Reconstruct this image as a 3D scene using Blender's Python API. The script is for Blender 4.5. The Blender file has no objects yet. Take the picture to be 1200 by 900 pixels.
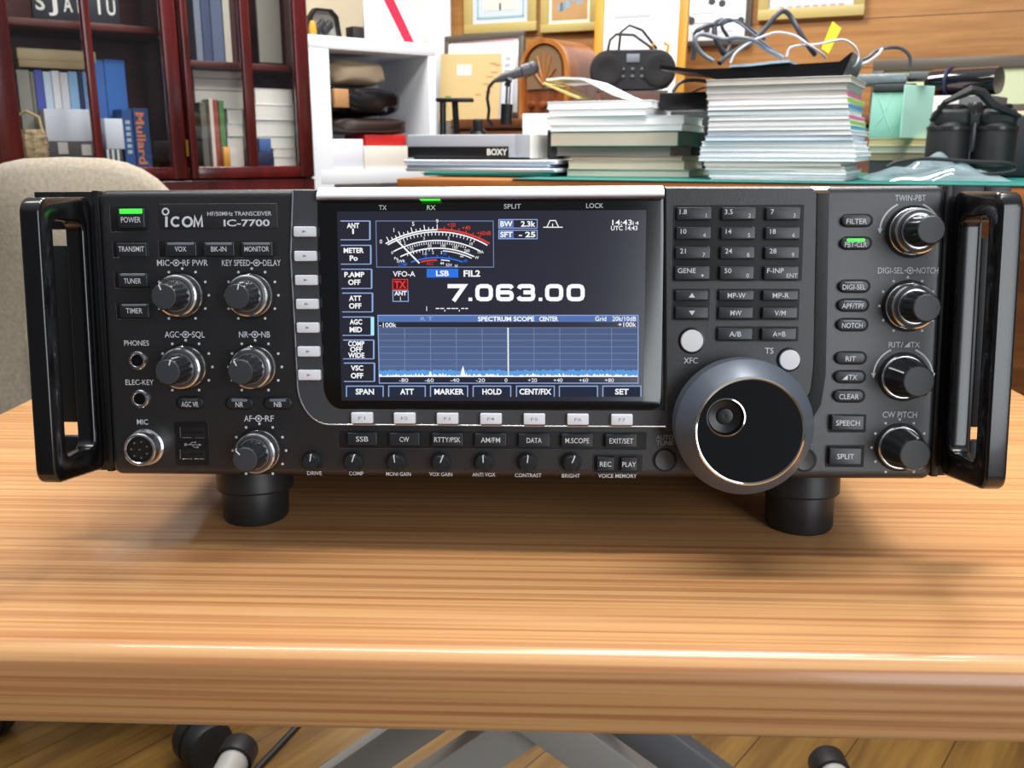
import bpy, bmesh, math, random
from mathutils import Matrix, Vector

# ------------------------------------------------------------ camera, world, light
SC = bpy.context.scene
COL = SC.collection
CAM_Z = 0.8035
TILT = math.radians(14.0)
FPX = 1100.0
cam_data = bpy.data.cameras.new('camera')
cam = bpy.data.objects.new('camera', cam_data)
COL.objects.link(cam)
cam.location = (0, 0, CAM_Z)
cam.rotation_euler = (math.radians(90) - TILT, 0, 0)
cam_data.sensor_width = 36
cam_data.lens = FPX / 1200 * 36
cam_data.clip_start = 0.02
cam_data.dof.use_dof = True
cam_data.dof.focus_distance = 0.475
cam_data.dof.aperture_fstop = 26
SC.camera = cam

world = bpy.data.worlds.new('world')
SC.world = world
world.use_nodes = True
_nt = world.node_tree
_tc = _nt.nodes.new('ShaderNodeTexCoord'); _sp = _nt.nodes.new('ShaderNodeSeparateXYZ'); _rp = _nt.nodes.new('ShaderNodeValToRGB')
_nt.links.new(_tc.outputs['Generated'], _sp.inputs[0]); _nt.links.new(_sp.outputs['Z'], _rp.inputs['Fac'])
_rp.color_ramp.elements[0].position = .40; _rp.color_ramp.elements[0].color = (.30, .31, .33, 1)   # dim room at eye level
_rp.color_ramp.elements[1].position = .95; _rp.color_ramp.elements[1].color = (1.7, 1.74, 1.8, 1)   # pale ceiling
_nt.links.new(_rp.outputs['Color'], _nt.nodes['Background'].inputs[0])
_nt.nodes['Background'].inputs[1].default_value = 0.40

def area(name, loc, target, sx, sy, power, col=(1, 1, 1)):
    l = bpy.data.lights.new(name, 'AREA')
    l.shape = 'RECTANGLE'; l.size = sx; l.size_y = sy; l.energy = power; l.color = col
    o = bpy.data.objects.new(name, l); COL.objects.link(o)
    o.location = loc
    o.rotation_euler = (Vector(target) - Vector(loc)).to_track_quat('-Z', 'Y').to_euler()
    return o
area('overhead_light', (0.0, 0.60, 2.40), (0.0, 0.60, 0), 2.0, 0.06, 29, (1.0, 0.98, 0.94))  # ceiling tube over the radio
area('overhead_light', (0.6, 1.25, 2.45), (0.5, 1.5, 0), 1.2, 0.3, 44, (1.0, 0.98, 0.95))  # added lamp, unseen, brightens the fronts of the desk stacks
area('overhead_light', (-0.2, 2.5, 2.45), (-0.2, 2.6, 0), 1.2, 0.3, 54, (1.0, 0.97, 0.93))  # added lamp, unseen, brightens the back wall and shelves
area('fill_light', (1.32, -1.5, 1.15), (0.1, 0.6, 0.75), 1.3, 1.7, 36, (0.90, 0.95, 1.0))  # added unseen area light, lightens the panel's right side and the fronts

SC.view_settings.view_transform = 'Standard'
SC.view_settings.look = 'None'
SC.view_settings.gamma = 1
SC.view_settings.use_curve_mapping = False
SC.view_settings.exposure = 0.0

# ------------------------------------------------------------ helpers
R = random.Random(7)

def lin(c):
    return tuple(((v / 255) / 12.92 if v / 255 <= .04045 else ((v / 255 + .055) / 1.055) ** 2.4) for v in c)

def mat(name, rgb, rough=.5, metal=0., coat=0., spec=.5, emit=0., bump=None, speck=None):
    """rgb in 0..255; bump=(scale, strength); speck=(scale, amount) mottles the colour"""
    m = bpy.data.materials.new(name); m.use_nodes = True
    nt = m.node_tree; b = nt.nodes['Principled BSDF']
    c = (*lin(rgb), 1)
    b.inputs['Base Color'].default_value = c
    b.inputs['Roughness'].default_value = rough
    b.inputs['Metallic'].default_value = metal
    b.inputs['Coat Weight'].default_value = coat
    b.inputs['Coat Roughness'].default_value = .08
    b.inputs['Specular IOR Level'].default_value = spec
    if emit:
        b.inputs['Emission Color'].default_value = c
        b.inputs['Emission Strength'].default_value = emit
    if bump or speck:
        tc = nt.nodes.new('ShaderNodeTexCoord')
    if bump:
        n = nt.nodes.new('ShaderNodeTexNoise'); n.inputs['Scale'].default_value = bump[0]; n.inputs['Detail'].default_value = 3
        bp = nt.nodes.new('ShaderNodeBump'); bp.inputs['Strength'].default_value = bump[1]; bp.inputs['Distance'].default_value = .002
        nt.links.new(tc.outputs['Object'], n.inputs['Vector'])
        nt.links.new(n.outputs['Fac'], bp.inputs['Height']); nt.links.new(bp.outputs['Normal'], b.inputs['Normal'])
    if speck:
        n = nt.nodes.new('ShaderNodeTexNoise'); n.inputs['Scale'].default_value = speck[0]; n.inputs['Detail'].default_value = 4
        mx = nt.nodes.new('ShaderNodeMix'); mx.data_type = 'RGBA'
        mx.inputs[6].default_value = tuple(v * (1 - speck[1]) for v in c[:3]) + (1,)
        mx.inputs[7].default_value = tuple(min(1, v * (1 + speck[1])) for v in c[:3]) + (1,)
        nt.links.new(tc.outputs['Object'], n.inputs['Vector'])
        nt.links.new(n.outputs['Fac'], mx.inputs[0]); nt.links.new(mx.outputs[2], b.inputs['Base Color'])
    return m

def wood(name, light, dark, scale=(2, 40, 40), rough=.4, coat=0., plank=None, fine=1.0, rot=0., lo=.35, hi=.68):
    """streaky wood; plank=(axis 'x'|'y'|'z', width) adds dark seams"""
    m = bpy.data.materials.new(name); m.use_nodes = True
    nt = m.node_tree; b = nt.nodes['Principled BSDF']; L = nt.links.new
    tc = nt.nodes.new('ShaderNodeTexCoord')
    mp = nt.nodes.new('ShaderNodeMapping'); mp.inputs['Scale'].default_value = scale
    mr = nt.nodes.new('ShaderNodeMapping'); mr.inputs['Rotation'].default_value = (0, 0, rot)
    L(tc.outputs['Object'], mr.inputs['Vector']); L(mr.outputs['Vector'], mp.inputs['Vector'])
    n1 = nt.nodes.new('ShaderNodeTexNoise'); n1.inputs['Scale'].default_value = 1.0; n1.inputs['Detail'].default_value = 5; n1.inputs['Distortion'].default_value = .35
    n2 = nt.nodes.new('ShaderNodeTexNoise'); n2.inputs['Scale'].default_value = 4.2; n2.inputs['Detail'].default_value = 3
    L(mp.outputs['Vector'], n1.inputs['Vector']); L(mp.outputs['Vector'], n2.inputs['Vector'])
    ad = nt.nodes.new('ShaderNodeMath'); ad.operation = 'MULTIPLY_ADD'; ad.inputs[1].default_value = .35 * fine
    L(n2.outputs['Fac'], ad.inputs[0]); L(n1.outputs['Fac'], ad.inputs[2])
    sb = nt.nodes.new('ShaderNodeMath'); sb.operation = 'SUBTRACT'; sb.inputs[1].default_value = .175 * fine
    L(ad.outputs[0], sb.inputs[0])
    cr = nt.nodes.new('ShaderNodeValToRGB')
    cr.color_ramp.elements[0].position = lo; cr.color_ramp.elements[0].color = (*lin(dark), 1)
    cr.color_ramp.elements[1].position = hi; cr.color_ramp.elements[1].color = (*lin(light), 1)
    L(sb.outputs[0], cr.inputs['Fac'])
    out = cr.outputs['Color']
    if plank:
        sx = nt.nodes.new('ShaderNodeSeparateXYZ'); L(mr.outputs['Vector'], sx.inputs[0])
        dv = nt.nodes.new('ShaderNodeMath'); dv.operation = 'DIVIDE'; dv.inputs[1].default_value = plank[1]
        L(sx.outputs['XYZ'.index(plank[0].upper())], dv.inputs[0])
        fr = nt.nodes.new('ShaderNodeMath'); fr.operation = 'FRACT'; L(dv.outputs[0], fr.inputs[0])
        lt = nt.nodes.new('ShaderNodeMath'); lt.operation = 'LESS_THAN'; lt.inputs[1].default_value = plank[2]
        L(fr.outputs[0], lt.inputs[0])
        mx = nt.nodes.new('ShaderNodeMix'); mx.data_type = 'RGBA'; mx.inputs[7].default_value = (*lin(plank[3]), 1)
        L(lt.outputs[0], mx.inputs[0]); L(out, mx.inputs[6]); out = mx.outputs[2]
    L(out, b.inputs['Base Color'])
    b.inputs['Roughness'].default_value = rough
    b.inputs['Coat Weight'].default_value = coat; b.inputs['Coat Roughness'].default_value = .12
    return m

def laminate(name, light, dark, vein):
    """fine straight grain: many thin reddish lines over a slowly varying tan"""
    m = bpy.data.materials.new(name); m.use_nodes = True
    nt = m.node_tree; b = nt.nodes['Principled BSDF']; L = nt.links.new
    tc = nt.nodes.new('ShaderNodeTexCoord')
    def noise(scale, det, dist):
        mp = nt.nodes.new('ShaderNodeMapping'); mp.inputs['Scale'].default_value = scale; L(tc.outputs['Object'], mp.inputs['Vector'])
        n = nt.nodes.new('ShaderNodeTexNoise'); n.inputs['Scale'].default_value = 1; n.inputs['Detail'].default_value = det; n.inputs['Distortion'].default_value = dist
        L(mp.outputs['Vector'], n.inputs['Vector']); return n.outputs['Fac']
    def ramp(src, a, b_, ca, cb):
        r = nt.nodes.new('ShaderNodeValToRGB'); r.color_ramp.elements[0].position = a; r.color_ramp.elements[0].color = ca
        r.color_ramp.elements[1].position = b_; r.color_ramp.elements[1].color = cb; L(src, r.inputs['Fac']); return r.outputs['Color']
    base = ramp(noise((1.1, 42, 42), 3, .3), .32, .68, (*lin(dark), 1), (*lin(light), 1))
    f1 = ramp(noise((1.8, 240, 240), 1, .12), .50, .62, (0, 0, 0, 1), (.48, .48, .48, 1))
    f2 = ramp(noise((3.0, 360, 360), 1, .1), .48, .66, (0, 0, 0, 1), (.5, .5, .5, 1))
    for f in (f1, f2):
        mx = nt.nodes.new('ShaderNodeMix'); mx.data_type = 'RGBA'; mx.inputs[7].default_value = (*lin(vein), 1)
        L(f, mx.inputs[0]); L(base, mx.inputs[6]); base = mx.outputs[2]
    L(base, b.inputs['Base Color']); b.inputs['Roughness'].default_value = .3
    b.inputs['Coat Weight'].default_value = .25; b.inputs['Coat Roughness'].default_value = .08
    return m

def thin_glass(name, tint=(255, 255, 255), refl=.06, alpha=0.0, body=(255, 255, 255)):
    m = bpy.data.materials.new(name); m.use_nodes = True
    nt = m.node_tree; nt.nodes.remove(nt.nodes['Principled BSDF'])
    t = nt.nodes.new('ShaderNodeBsdfTransparent'); t.inputs[0].default_value = (*lin(tint), 1)
    g = nt.nodes.new('ShaderNodeBsdfGlossy'); g.inputs['Roughness'].default_value = .04
    mx = nt.nodes.new('ShaderNodeMixShader'); mx.inputs[0].default_value = refl
    nt.links.new(t.outputs[0], mx.inputs[1]); nt.links.new(g.outputs[0], mx.inputs[2])
    last = mx
    if alpha:
        d = nt.nodes.new('ShaderNodeBsdfDiffuse'); d.inputs[0].default_value = (*lin(body), 1)
        m2 = nt.nodes.new('ShaderNodeMixShader'); m2.inputs[0].default_value = alpha
        nt.links.new(mx.outputs[0], m2.inputs[1]); nt.links.new(d.outputs[0], m2.inputs[2]); last = m2
    nt.links.new(last.outputs[0], nt.nodes['Material Output'].inputs['Surface'])
    return m

class MB:
    """collects shapes with materials, then links them as ONE mesh object"""
    def __init__(s):
        s.v = []; s.f = []; s.m = []; s.sm = []; s.mats = []
    def mi(s, m):
        if m not in s.mats: s.mats.append(m)
        return s.mats.index(m)
    def add(s, vs, fs, m, smooth=True, M=None):
        o = len(s.v); k = s.mi(m)
        for v in vs:
            v = Vector(v)
            s.v.append(M @ v if M else v)
        for f in fs:
            s.f.append([o + i for i in f]); s.m.append(k); s.sm.append(smooth)
        return s
    def bm(s, b, m, M=None, smooth=True):
        b.verts.index_update()
        s.add([v.co.copy() for v in b.verts], [[v.index for v in f.verts] for f in b.faces], m, smooth, M)
        b.free(); return s
    def box(s, x0, x1, y0, y1, z0, z1, m, bev=0., seg=2, M=None):
        b = bmesh.new(); bmesh.ops.create_cube(b, size=1)
        for v in b.verts:
            v.co = ((x0 + x1) / 2 + v.co.x * (x1 - x0), (y0 + y1) / 2 + v.co.y * (y1 - y0), (z0 + z1) / 2 + v.co.z * (z1 - z0))
        if bev > 0:
            bev = min(bev, .49 * min(abs(x1 - x0), abs(y1 - y0), abs(z1 - z0)))
            bmesh.ops.bevel(b, geom=b.edges[:], offset=bev, segments=seg, affect='EDGES', profile=.5)
        return s.bm(b, m, M)
    def prism(s, loops, m, cap0=True, cap1=True, smooth=True, M=None):
        """list of equal-length 3D loops, bridged in order"""
        n = len(loops[0]); vs = [p for l in loops for p in l]; fs = []
        for k in range(len(loops) - 1):
            for i in range(n):
                j = (i + 1) % n
                fs.append([k * n + i, k * n + j, (k + 1) * n + j, (k + 1) * n + i])
        if cap0: fs.append(list(range(n))[::-1])
        if cap1: fs.append([(len(loops) - 1) * n + i for i in range(n)])
        return s.add(vs, fs, m, smooth, M)
    def lathe(s, prof, m, seg=32, M=None, ripple=None, cap0=True, cap1=True):
        """prof = (radius, height) along +Z; ripple=(teeth, amount, k0, k1)"""
        loops = []
        for k, (r, h) in enumerate(prof):
            l = []
            for i in range(seg):
                a = 2 * math.pi * i / seg; rr = r
                if ripple and ripple[2] <= k <= ripple[3]: rr = r * (1 + ripple[1] * math.cos(a * ripple[0]))
                l.append((rr * math.cos(a), rr * math.sin(a), h))
            loops.append(l)
        return s.prism(loops, m, cap0, cap1, True, M)
    def tube(s, pts, r, m, seg=8, M=None, closed=False, rs=None):
        pts = [Vector(p) for p in pts]; n = len(pts); loops = []
        up = Vector((0.13, 0.21, 1)).normalized()
        for i, p in enumerate(pts):
            a = pts[i - 1] if (i or closed) else p
            b = pts[(i + 1) % n] if (i < n - 1 or closed) else p
            t = (b - a).normalized() if (b - a).length > 1e-9 else Vector((0, 0, 1))
            x = up.cross(t)
            if x.length < 1e-4: x = Vector((1, 0, 0)).cross(t)
            x.normalize(); y = t.cross(x); up = y
            rr = rs[i] if rs else r
            loops.append([p + x * rr * math.cos(2 * math.pi * k / seg) + y * rr * math.sin(2 * math.pi * k / seg) for k in range(seg)])
        if closed: loops.append(loops[0])
        return s.prism(loops, m, not closed, not closed, True, M)
    def sphere(s, c, rx, ry, rz, m, M=None, u=20, v=12):
        b = bmesh.new(); bmesh.ops.create_uvsphere(b, u_segments=u, v_segments=v, radius=1)
        for w in b.verts: w.co = (c[0] + w.co.x * rx, c[1] + w.co.y * ry, c[2] + w.co.z * rz)
        return s.bm(b, m, M)
    def build(s, name, parent=None, loc=None, rz=0., sc=1., sharp=35, label=None):
        me = bpy.data.meshes.new(name)
        me.from_pydata([tuple(v * sc) for v in s.v], [], s.f)
        for m in s.mats: me.materials.append(m)
        me.polygons.foreach_set('material_index', s.m)
        me.polygons.foreach_set('use_smooth', s.sm)
        me.update()
        b = bmesh.new(); b.from_mesh(me); bmesh.ops.recalc_face_normals(b, faces=b.faces[:]); b.to_mesh(me); b.free()
        me.set_sharp_from_angle(angle=math.radians(sharp))
        o = bpy.data.objects.new(name, me); COL.objects.link(o)
        if parent: o.parent = parent
        if loc is not None: o.location = loc
        o.rotation_euler = (0, 0, rz)
        if label: o['label'] = label
        return o

def tag(o, label, cat, group=None, kind=None):
    if label: o['label'] = label
    if cat: o['category'] = cat
    if group: o['group'] = group
    if kind: o['kind'] = kind
    return o
def struct(o):
    o['kind'] = 'structure'; return o
def empty(name, loc, rz, label, cat, group=None):
    o = bpy.data.objects.new(name, None); COL.objects.link(o)
    o.empty_display_size = .03
    o.location = loc; o.rotation_euler = (0, 0, rz)
    return tag(o, label, cat, group)
def copy_tree(o, parent=None):
    c = o.copy(); COL.objects.link(c); c.parent = parent
    for ch in list(o.children): copy_tree(ch, c)
    return c

CAMP = Vector((0, 0, CAM_Z))
def ray(px, py):
    a = (px - 600) / FPX; b = (py - 450) / FPX; c, s_ = math.cos(TILT), math.sin(TILT)
    return Vector((a, c - b * s_, -b * c - s_))
def at(px, py, d):
    r = ray(px, py); return CAMP + r * (d / r.y)
def on_z(px, py, z):
    r = ray(px, py); return CAMP + r * ((z - CAM_Z) / r.z)

class Fr:
    """an upright frame: x along its front, y away from the camera"""
    def __init__(s, o, deg):
        s.o = Vector((o[0], o[1], 0)); s.a = math.radians(deg)
        s.ex = Vector((math.cos(s.a), math.sin(s.a), 0)); s.ey = Vector((-math.sin(s.a), math.cos(s.a), 0))
    def hit(s, px, py, y0=0.):
        r = ray(px, py); t = (y0 - (CAMP - s.o).dot(s.ey)) / r.dot(s.ey)
        p = CAMP + r * t
        return (p - s.o).dot(s.ex), p.z
    def w(s, x, y, z): return s.o + s.ex * x + s.ey * y + Vector((0, 0, z))

def rrect(x0, x1, z0, z1, r, n=5):
    r = max(1e-5, min(r, .499 * (x1 - x0), .499 * (z1 - z0))); pts = []
    for cx, cz, a0 in ((x1 - r, z1 - r, 0), (x0 + r, z1 - r, 90), (x0 + r, z0 + r, 180), (x1 - r, z0 + r, 270)):
        for i in range(n + 1):
            a = math.radians(a0 + 90 * i / n); pts.append((cx + r * math.cos(a), cz + r * math.sin(a)))
    return pts

# text as meshes -------------------------------------------------
_gc = {}
def glyphs(s, off=0.0):
    k = (s, off)
    if k not in _gc:
        c = bpy.data.curves.new('t', 'FONT'); c.body = s; c.size = 1; c.resolution_u = 3; c.offset = off
        o = bpy.data.objects.new('t', c); COL.objects.link(o)
        dg = bpy.context.evaluated_depsgraph_get(); e = o.evaluated_get(dg); me = e.to_mesh()
        _gc[k] = ([(v.co.x, v.co.y) for v in me.vertices], [list(p.vertices) for p in me.polygons])
        e.to_mesh_clear(); bpy.data.objects.remove(o); bpy.data.curves.remove(c)
    return _gc[k]
_hv = glyphs('H')[0]; CAP = max(v[1] for v in _hv)
# ------------------------------------------------------------ the radio's pose (mm in its own frame: u right, v up, w out of the panel)
def _rot():
    p, y, r = math.radians(6.99), math.radians(2.388), math.radians(-.153)
    Rx = Matrix(((1, 0, 0), (0, math.cos(p), -math.sin(p)), (0, math.sin(p), math.cos(p))))
    Ry = Matrix(((math.cos(y), 0, math.sin(y)), (0, 1, 0), (-math.sin(y), 0, math.cos(y))))
    Rz = Matrix(((math.cos(r), -math.sin(r), 0), (math.sin(r), math.cos(r), 0), (0, 0, 1)))
    c, s = math.cos(TILT), math.sin(TILT)
    Rcw = Matrix(((1, 0, 0), (0, -s, c), (0, -c, -s)))
    return Rcw @ (Rz @ Rx @ Ry), Rcw
A_, RCW = _rot()
PB = CAMP + RCW @ Vector((.001371, .048336, .485927))
EX = A_.col[0].copy(); EY = A_.col[2].copy(); EZ = -A_.col[1].copy()
PH = 147.5
RADM = Matrix(((EX.x, EY.x, EZ.x, PB.x), (EX.y, EY.y, EZ.y, PB.y), (EX.z, EY.z, EZ.z, PB.z), (0, 0, 0, 1)))
RADI = RADM.inverted()
def uv(px, py, w=0.):
    o = RADI @ CAMP; d = (RADI.to_3x3() @ ray(px, py))
    t = (-w * .001 - o.y) / d.y; p = o + d * t
    return p.x * 1000, p.z * 1000
def L3(u, v, w): return Vector((u, -w, v))

# materials of the radio
M_PAN = mat('panel_black', (34, 34, 37), .36, spec=.75, bump=(2500, .12))
M_PANR = mat('panel_black_raised', (33, 34, 36), .36, spec=.75, bump=(2500, .12))
M_STRIP = mat('panel_grey_strip', (66, 68, 72), .5, bump=(2500, .1))
M_BLK = mat('black_plastic', (18, 18, 20), .35)
M_GLOSS = mat('gloss_black', (9, 9, 11), .12, coat=.6)
M_HAND = mat('handle_black', (10, 10, 12), .22, coat=.3)
M_EAR = mat('ear_black', (44, 45, 46), .3, metal=.55)
M_BTN = mat('button_black', (38, 41, 45), .34)
M_BTNR = mat('button_grey', (62, 66, 70), .36)
M_WKEY = mat('white_key', (236, 238, 246), .4)
M_WTXT = mat('white_print', (225, 228, 235), .5)
M_GTXT = mat('grey_print', (150, 152, 158), .5)
M_SIL = mat('silver_metal', (205, 205, 208), .22, metal=1.)
M_SATIN = mat('satin_silver', (190, 194, 205), .38, metal=1.)
M_SILW = mat('bright_button', (236, 238, 240), .4)
M_CHR = mat('chrome', (225, 222, 215), .08, metal=1.)
M_KRING = mat('knob_ring_grey', (92, 92, 94), .36, metal=.6)
M_KCAP = mat('knob_cap_black', (36, 38, 42), .28, coat=.2)
M_KFACE = mat('knob_face', (58, 61, 66), .5)
M_DIALR = mat('dial_rim_grey', (104, 112, 124), .36, metal=.35)
M_DIALF = mat('dial_face_black', (8, 9, 12), .05, coat=1.)
M_DARK = mat('dark_hole', (4, 4, 5), .6)
M_GREEN = mat('green_led', (60, 255, 60), .4, emit=1.2)
M_LEDOFF = mat('lamp_window_off', (120, 132, 140), .3)
M_CASE = mat('case_grey', (70, 72, 76), .45, bump=(900, .15))
M_FOOT = mat('foot_black', (30, 31, 33), .45)
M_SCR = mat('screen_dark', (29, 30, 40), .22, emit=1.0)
def emi(n, rgb, k=1.0):
    m = bpy.data.materials.new(n); m.use_nodes = True; nt = m.node_tree
    nt.nodes.remove(nt.nodes['Principled BSDF'])
    e = nt.nodes.new('ShaderNodeEmission'); e.inputs[0].default_value = (*lin(rgb), 1); e.inputs[1].default_value = k
    nt.links.new(e.outputs[0], nt.nodes['Material Output'].inputs['Surface']); return m
E_W = emi('screen_white', (250, 252, 255), 1.0)
E_LINE = emi('screen_line', (150, 175, 225))
E_DIM = emi('screen_dim_line', (116, 134, 172))
E_BLUE = emi('screen_blue', (52, 118, 232))
E_RED = emi('screen_red', (226, 66, 58))
E_DRED = emi('screen_dark_red', (88, 28, 36))
E_HDR = emi('screen_header', (88, 116, 176))
E_SCOPE = emi('screen_scope', (72, 96, 142))
E_TAB = emi('screen_tab', (40, 48, 66))
E_WAVE = emi('screen_wave', (94, 160, 228))
E_CYAN = emi('screen_cyan', (170, 240, 250))

radio = empty('radio_transceiver', (0, 0, 0), 0, 'wide black radio transceiver with lit colour display and two front handles on the wooden table', 'radio')
radio.matrix_world = RADM

def part(mb, name, parent=None, label=None, sharp=35):
    return mb.build(name, parent or radio, sc=.001, sharp=sharp, label=label)

def plate(mb, u0, u1, v0, v1, w0, w1, r, m, bev=.6, n=5, seg=3, back=True):
    """rounded plate facing the viewer, front edge rounded by bev"""
    bev = min(bev, .48 * (u1 - u0), .48 * (v1 - v0), (w1 - w0))
    loops = [[L3(x, z, w0) for x, z in rrect(u0, u1, v0, v1, r, n)]]
    for k in range(seg + 1):
        a = math.pi / 2 * k / seg; ins = bev * (1 - math.cos(a)); w = w1 - bev + bev * math.sin(a)
        loops.append([L3(x, z, w) for x, z in rrect(u0 + ins, u1 - ins, v0 + ins, v1 - ins, max(r - ins, .05), n)])
    return mb.prism(loops, m, cap0=back)

def pxrect(x0, x1, y0, y1, w=0.):
    """pixel rectangle on the panel -> u0,u1,v0,v1 (mm)"""
    a = uv(x0, (y0 + y1) / 2, w)[0]; b = uv(x1, (y0 + y1) / 2, w)[0]
    c = uv((x0 + x1) / 2, y0, w)[1]; d = uv((x0 + x1) / 2, y1, w)[1]
    return a, b, d, c

def text(mb, s, px, py, h, m, width=None, w=.06, al='c', bold=.004, xs=1.0):
    """capitals h px high, centred (or left/right aligned) on px,py of the panel plane at height w"""
    vs, fs = glyphs(s, bold)
    if not vs: return
    cu, cv = uv(px, py, w); k = (uv(px, py - .5, w)[1] - uv(px, py + .5, w)[1]); ku = uv(px + .5, py, w)[0] - uv(px - .5, py, w)[0]
    x0 = min(v[0] for v in vs); x1 = max(v[0] for v in vs)
    sy = h * k / CAP; sx = (width * ku / (x1 - x0)) if width else sy * xs
    ox = {'c': (x0 + x1) / 2, 'l': x0, 'r': x1}[al]
    mb.add([L3(cu + (v[0] - ox) * sx, cv + (v[1] - CAP / 2) * sy, w) for v in vs], fs, m, False)

def stroke(mb, pts, wd, m, w=.06, closed=False):
    """flat polyline of width wd (px) through pixel points"""
    P = [Vector(p) for p in pts]; n = len(P); out = []
    for i in range(n):
        a = P[i - 1] if (i or closed) else None; b = P[(i + 1) % n] if (i < n - 1 or closed) else None
        d1 = (P[i] - a).normalized() if a is not None else None; d2 = (b - P[i]).normalized() if b is not None else None
        if d1 is None: nrm = Vector((-d2.y, d2.x)); s = 1
        elif d2 is None: nrm = Vector((-d1.y, d1.x)); s = 1
        else:
            n1 = Vector((-d1.y, d1.x)); n2 = Vector((-d2.y, d2.x)); nrm = n1 + n2
            if nrm.length < .2: nrm = n1
            nrm.normalize(); s = 1 / max(.45, nrm.dot(n1))
        out.append((P[i] + nrm * wd / 2 * s, P[i] - nrm * wd / 2 * s))
    vs = [L3(*uv(q.x, q.y, w), w) for pr in out for q in pr]
    fs = [[2 * i, 2 * i + 1, 2 * ((i + 1) % n) + 1, 2 * ((i + 1) % n)] for i in range(n if closed else n - 1)]
    mb.add(vs, fs, m, False)
def arcp(cx, cy, rx, ry, a0, a1, n=24):
    """angles in degrees, 0 = up, clockwise"""
    return [(cx + rx * math.sin(math.radians(a0 + (a1 - a0) * i / n)), cy - ry * math.cos(math.radians(a0 + (a1 - a0) * i / n))) for i in range(n + 1)]
def disc(mb, cx, cy, r, m, w=.06, n=14):
    mb.add([L3(*uv(cx + r * math.cos(2 * math.pi * i / n), cy + r * math.sin(2 * math.pi * i / n), w), w) for i in range(n)], [list(range(n))], m, False)
def quad(mb, x0, x1, y0, y1, m, w=.05):
    mb.add([L3(*uv(x, y, w), w) for x, y in ((x0, y1), (x1, y1), (x1, y0), (x0, y0))], [[0, 1, 2, 3]], m, False)
def poly(mb, pts, m, w=.06):
    mb.add([L3(*uv(x, y, w), w) for x, y in pts], [list(range(len(pts)))], m, False)
def AX(px, py, w0=0.):
    """matrix whose +Z is the panel normal, at a pixel of the panel"""
    u, v = uv(px, py, 0)
    return Matrix(((1, 0, 0, u), (0, 0, -1, -w0), (0, 1, 0, v), (0, 0, 0, 1)))
MMPX = 1 / 2.335

# ---------------- body
b = MB(); b.box(-206, 206, 10, 298, 3, 144, M_CASE, 3); 
part(b, 'case')
b = MB(); plate(b, -212.5, 212.5, 0, PH, -14, 0, 5, M_PAN, bev=4.0, seg=5)
part(b, 'front_panel')
# rear rubber feet and the two tall front feet
def tv(x, y): return ((.6003 - PB.z) * 1000 - EX.z * x - EY.z * y) / EZ.z      # where the table top lies under a point of the case
def ring(cu, cy, r, dv, fixed=None, n=40):
    P = [(cu + r * math.cos(2 * math.pi * i / n), cy + r * math.sin(2 * math.pi * i / n)) for i in range(n)]
    return [Vector((x, y, (tv(x, y) + dv) if fixed is None else fixed)) for x, y in P]
for su in (-150, 157.5):
    f = MB(); f.prism([ring(su, 43, r, dv, fx) for r, dv, fx in ((20.5, 0, 3), (21.3, 0, 1), (21.3, 0, -15.5), (20.4, 0, -16.6), (18.6, 0, -17), (18.3, 1.5, None), (17.4, 0, None))], M_FOOT)
    part(f, 'front_foot')
    f = MB(); f.prism([ring(su, 270, r, dv, fx) for r, dv, fx in ((9, 0, 4), (9, 1.2, None), (8.2, 0, None))], M_FOOT); part(f, 'rear_foot')

# raised surround of the display: a grey strip down the left and along the bottom
def outline(pts, w): return [L3(*uv(x, y, w), w) for x, y in pts]
lo = [(344, 223), (341.5, 300), (346, 380), (349, 440)] + [(349 + 38 * (1 - math.cos(math.radians(a))), 445 + 52 * math.sin(math.radians(a))) for a in range(10, 91, 10)] + [(500, 497.5), (650, 499), (800, 499.5)]
li = [(372.5, 224), (373, 300), (376.5, 380), (379.5, 440)] + [(379.5 + 22 * (1 - math.cos(math.radians(a))), 450 + 29 * math.sin(math.radians(a))) for a in range(10, 91, 10)] + [(500, 479.5), (650, 480.5), (800, 481)]
b = MB()
def strip(mb, o, i, w0, w1, m):
    n = len(o); vs = []
    for w in (w0, w1):
        vs += [L3(*uv(x, y, 0), w) for x, y in o] + [L3(*uv(x, y, 0), w) for x, y in i]
    fs = []
    for k in range(n - 1):
        fs.append([2 * n + k, 2 * n + k + 1, 3 * n + k + 1, 3 * n + k])
        fs.append([k, k + 1, 2 * n + k + 1, 2 * n + k]); fs.append([n + k, n + k + 1, 3 * n + k + 1, 3 * n + k])
    fs += [[0, n, 3 * n, 2 * n], [n - 1, 2 * n - 1, 4 * n - 1, 3 * n - 1]]
    mb.add(vs, fs, m, True)
strip(b, lo, li, -.5, 1.6, M_STRIP)
part(b, 'display_surround')
e = MB(); pts = [L3(*uv(x, y, 0), 1.6) for x, y in lo]; e.tube(pts, .42, M_SATIN, 6)
part(e, 'trim_line', label='thin bright edge line round the display')
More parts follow.
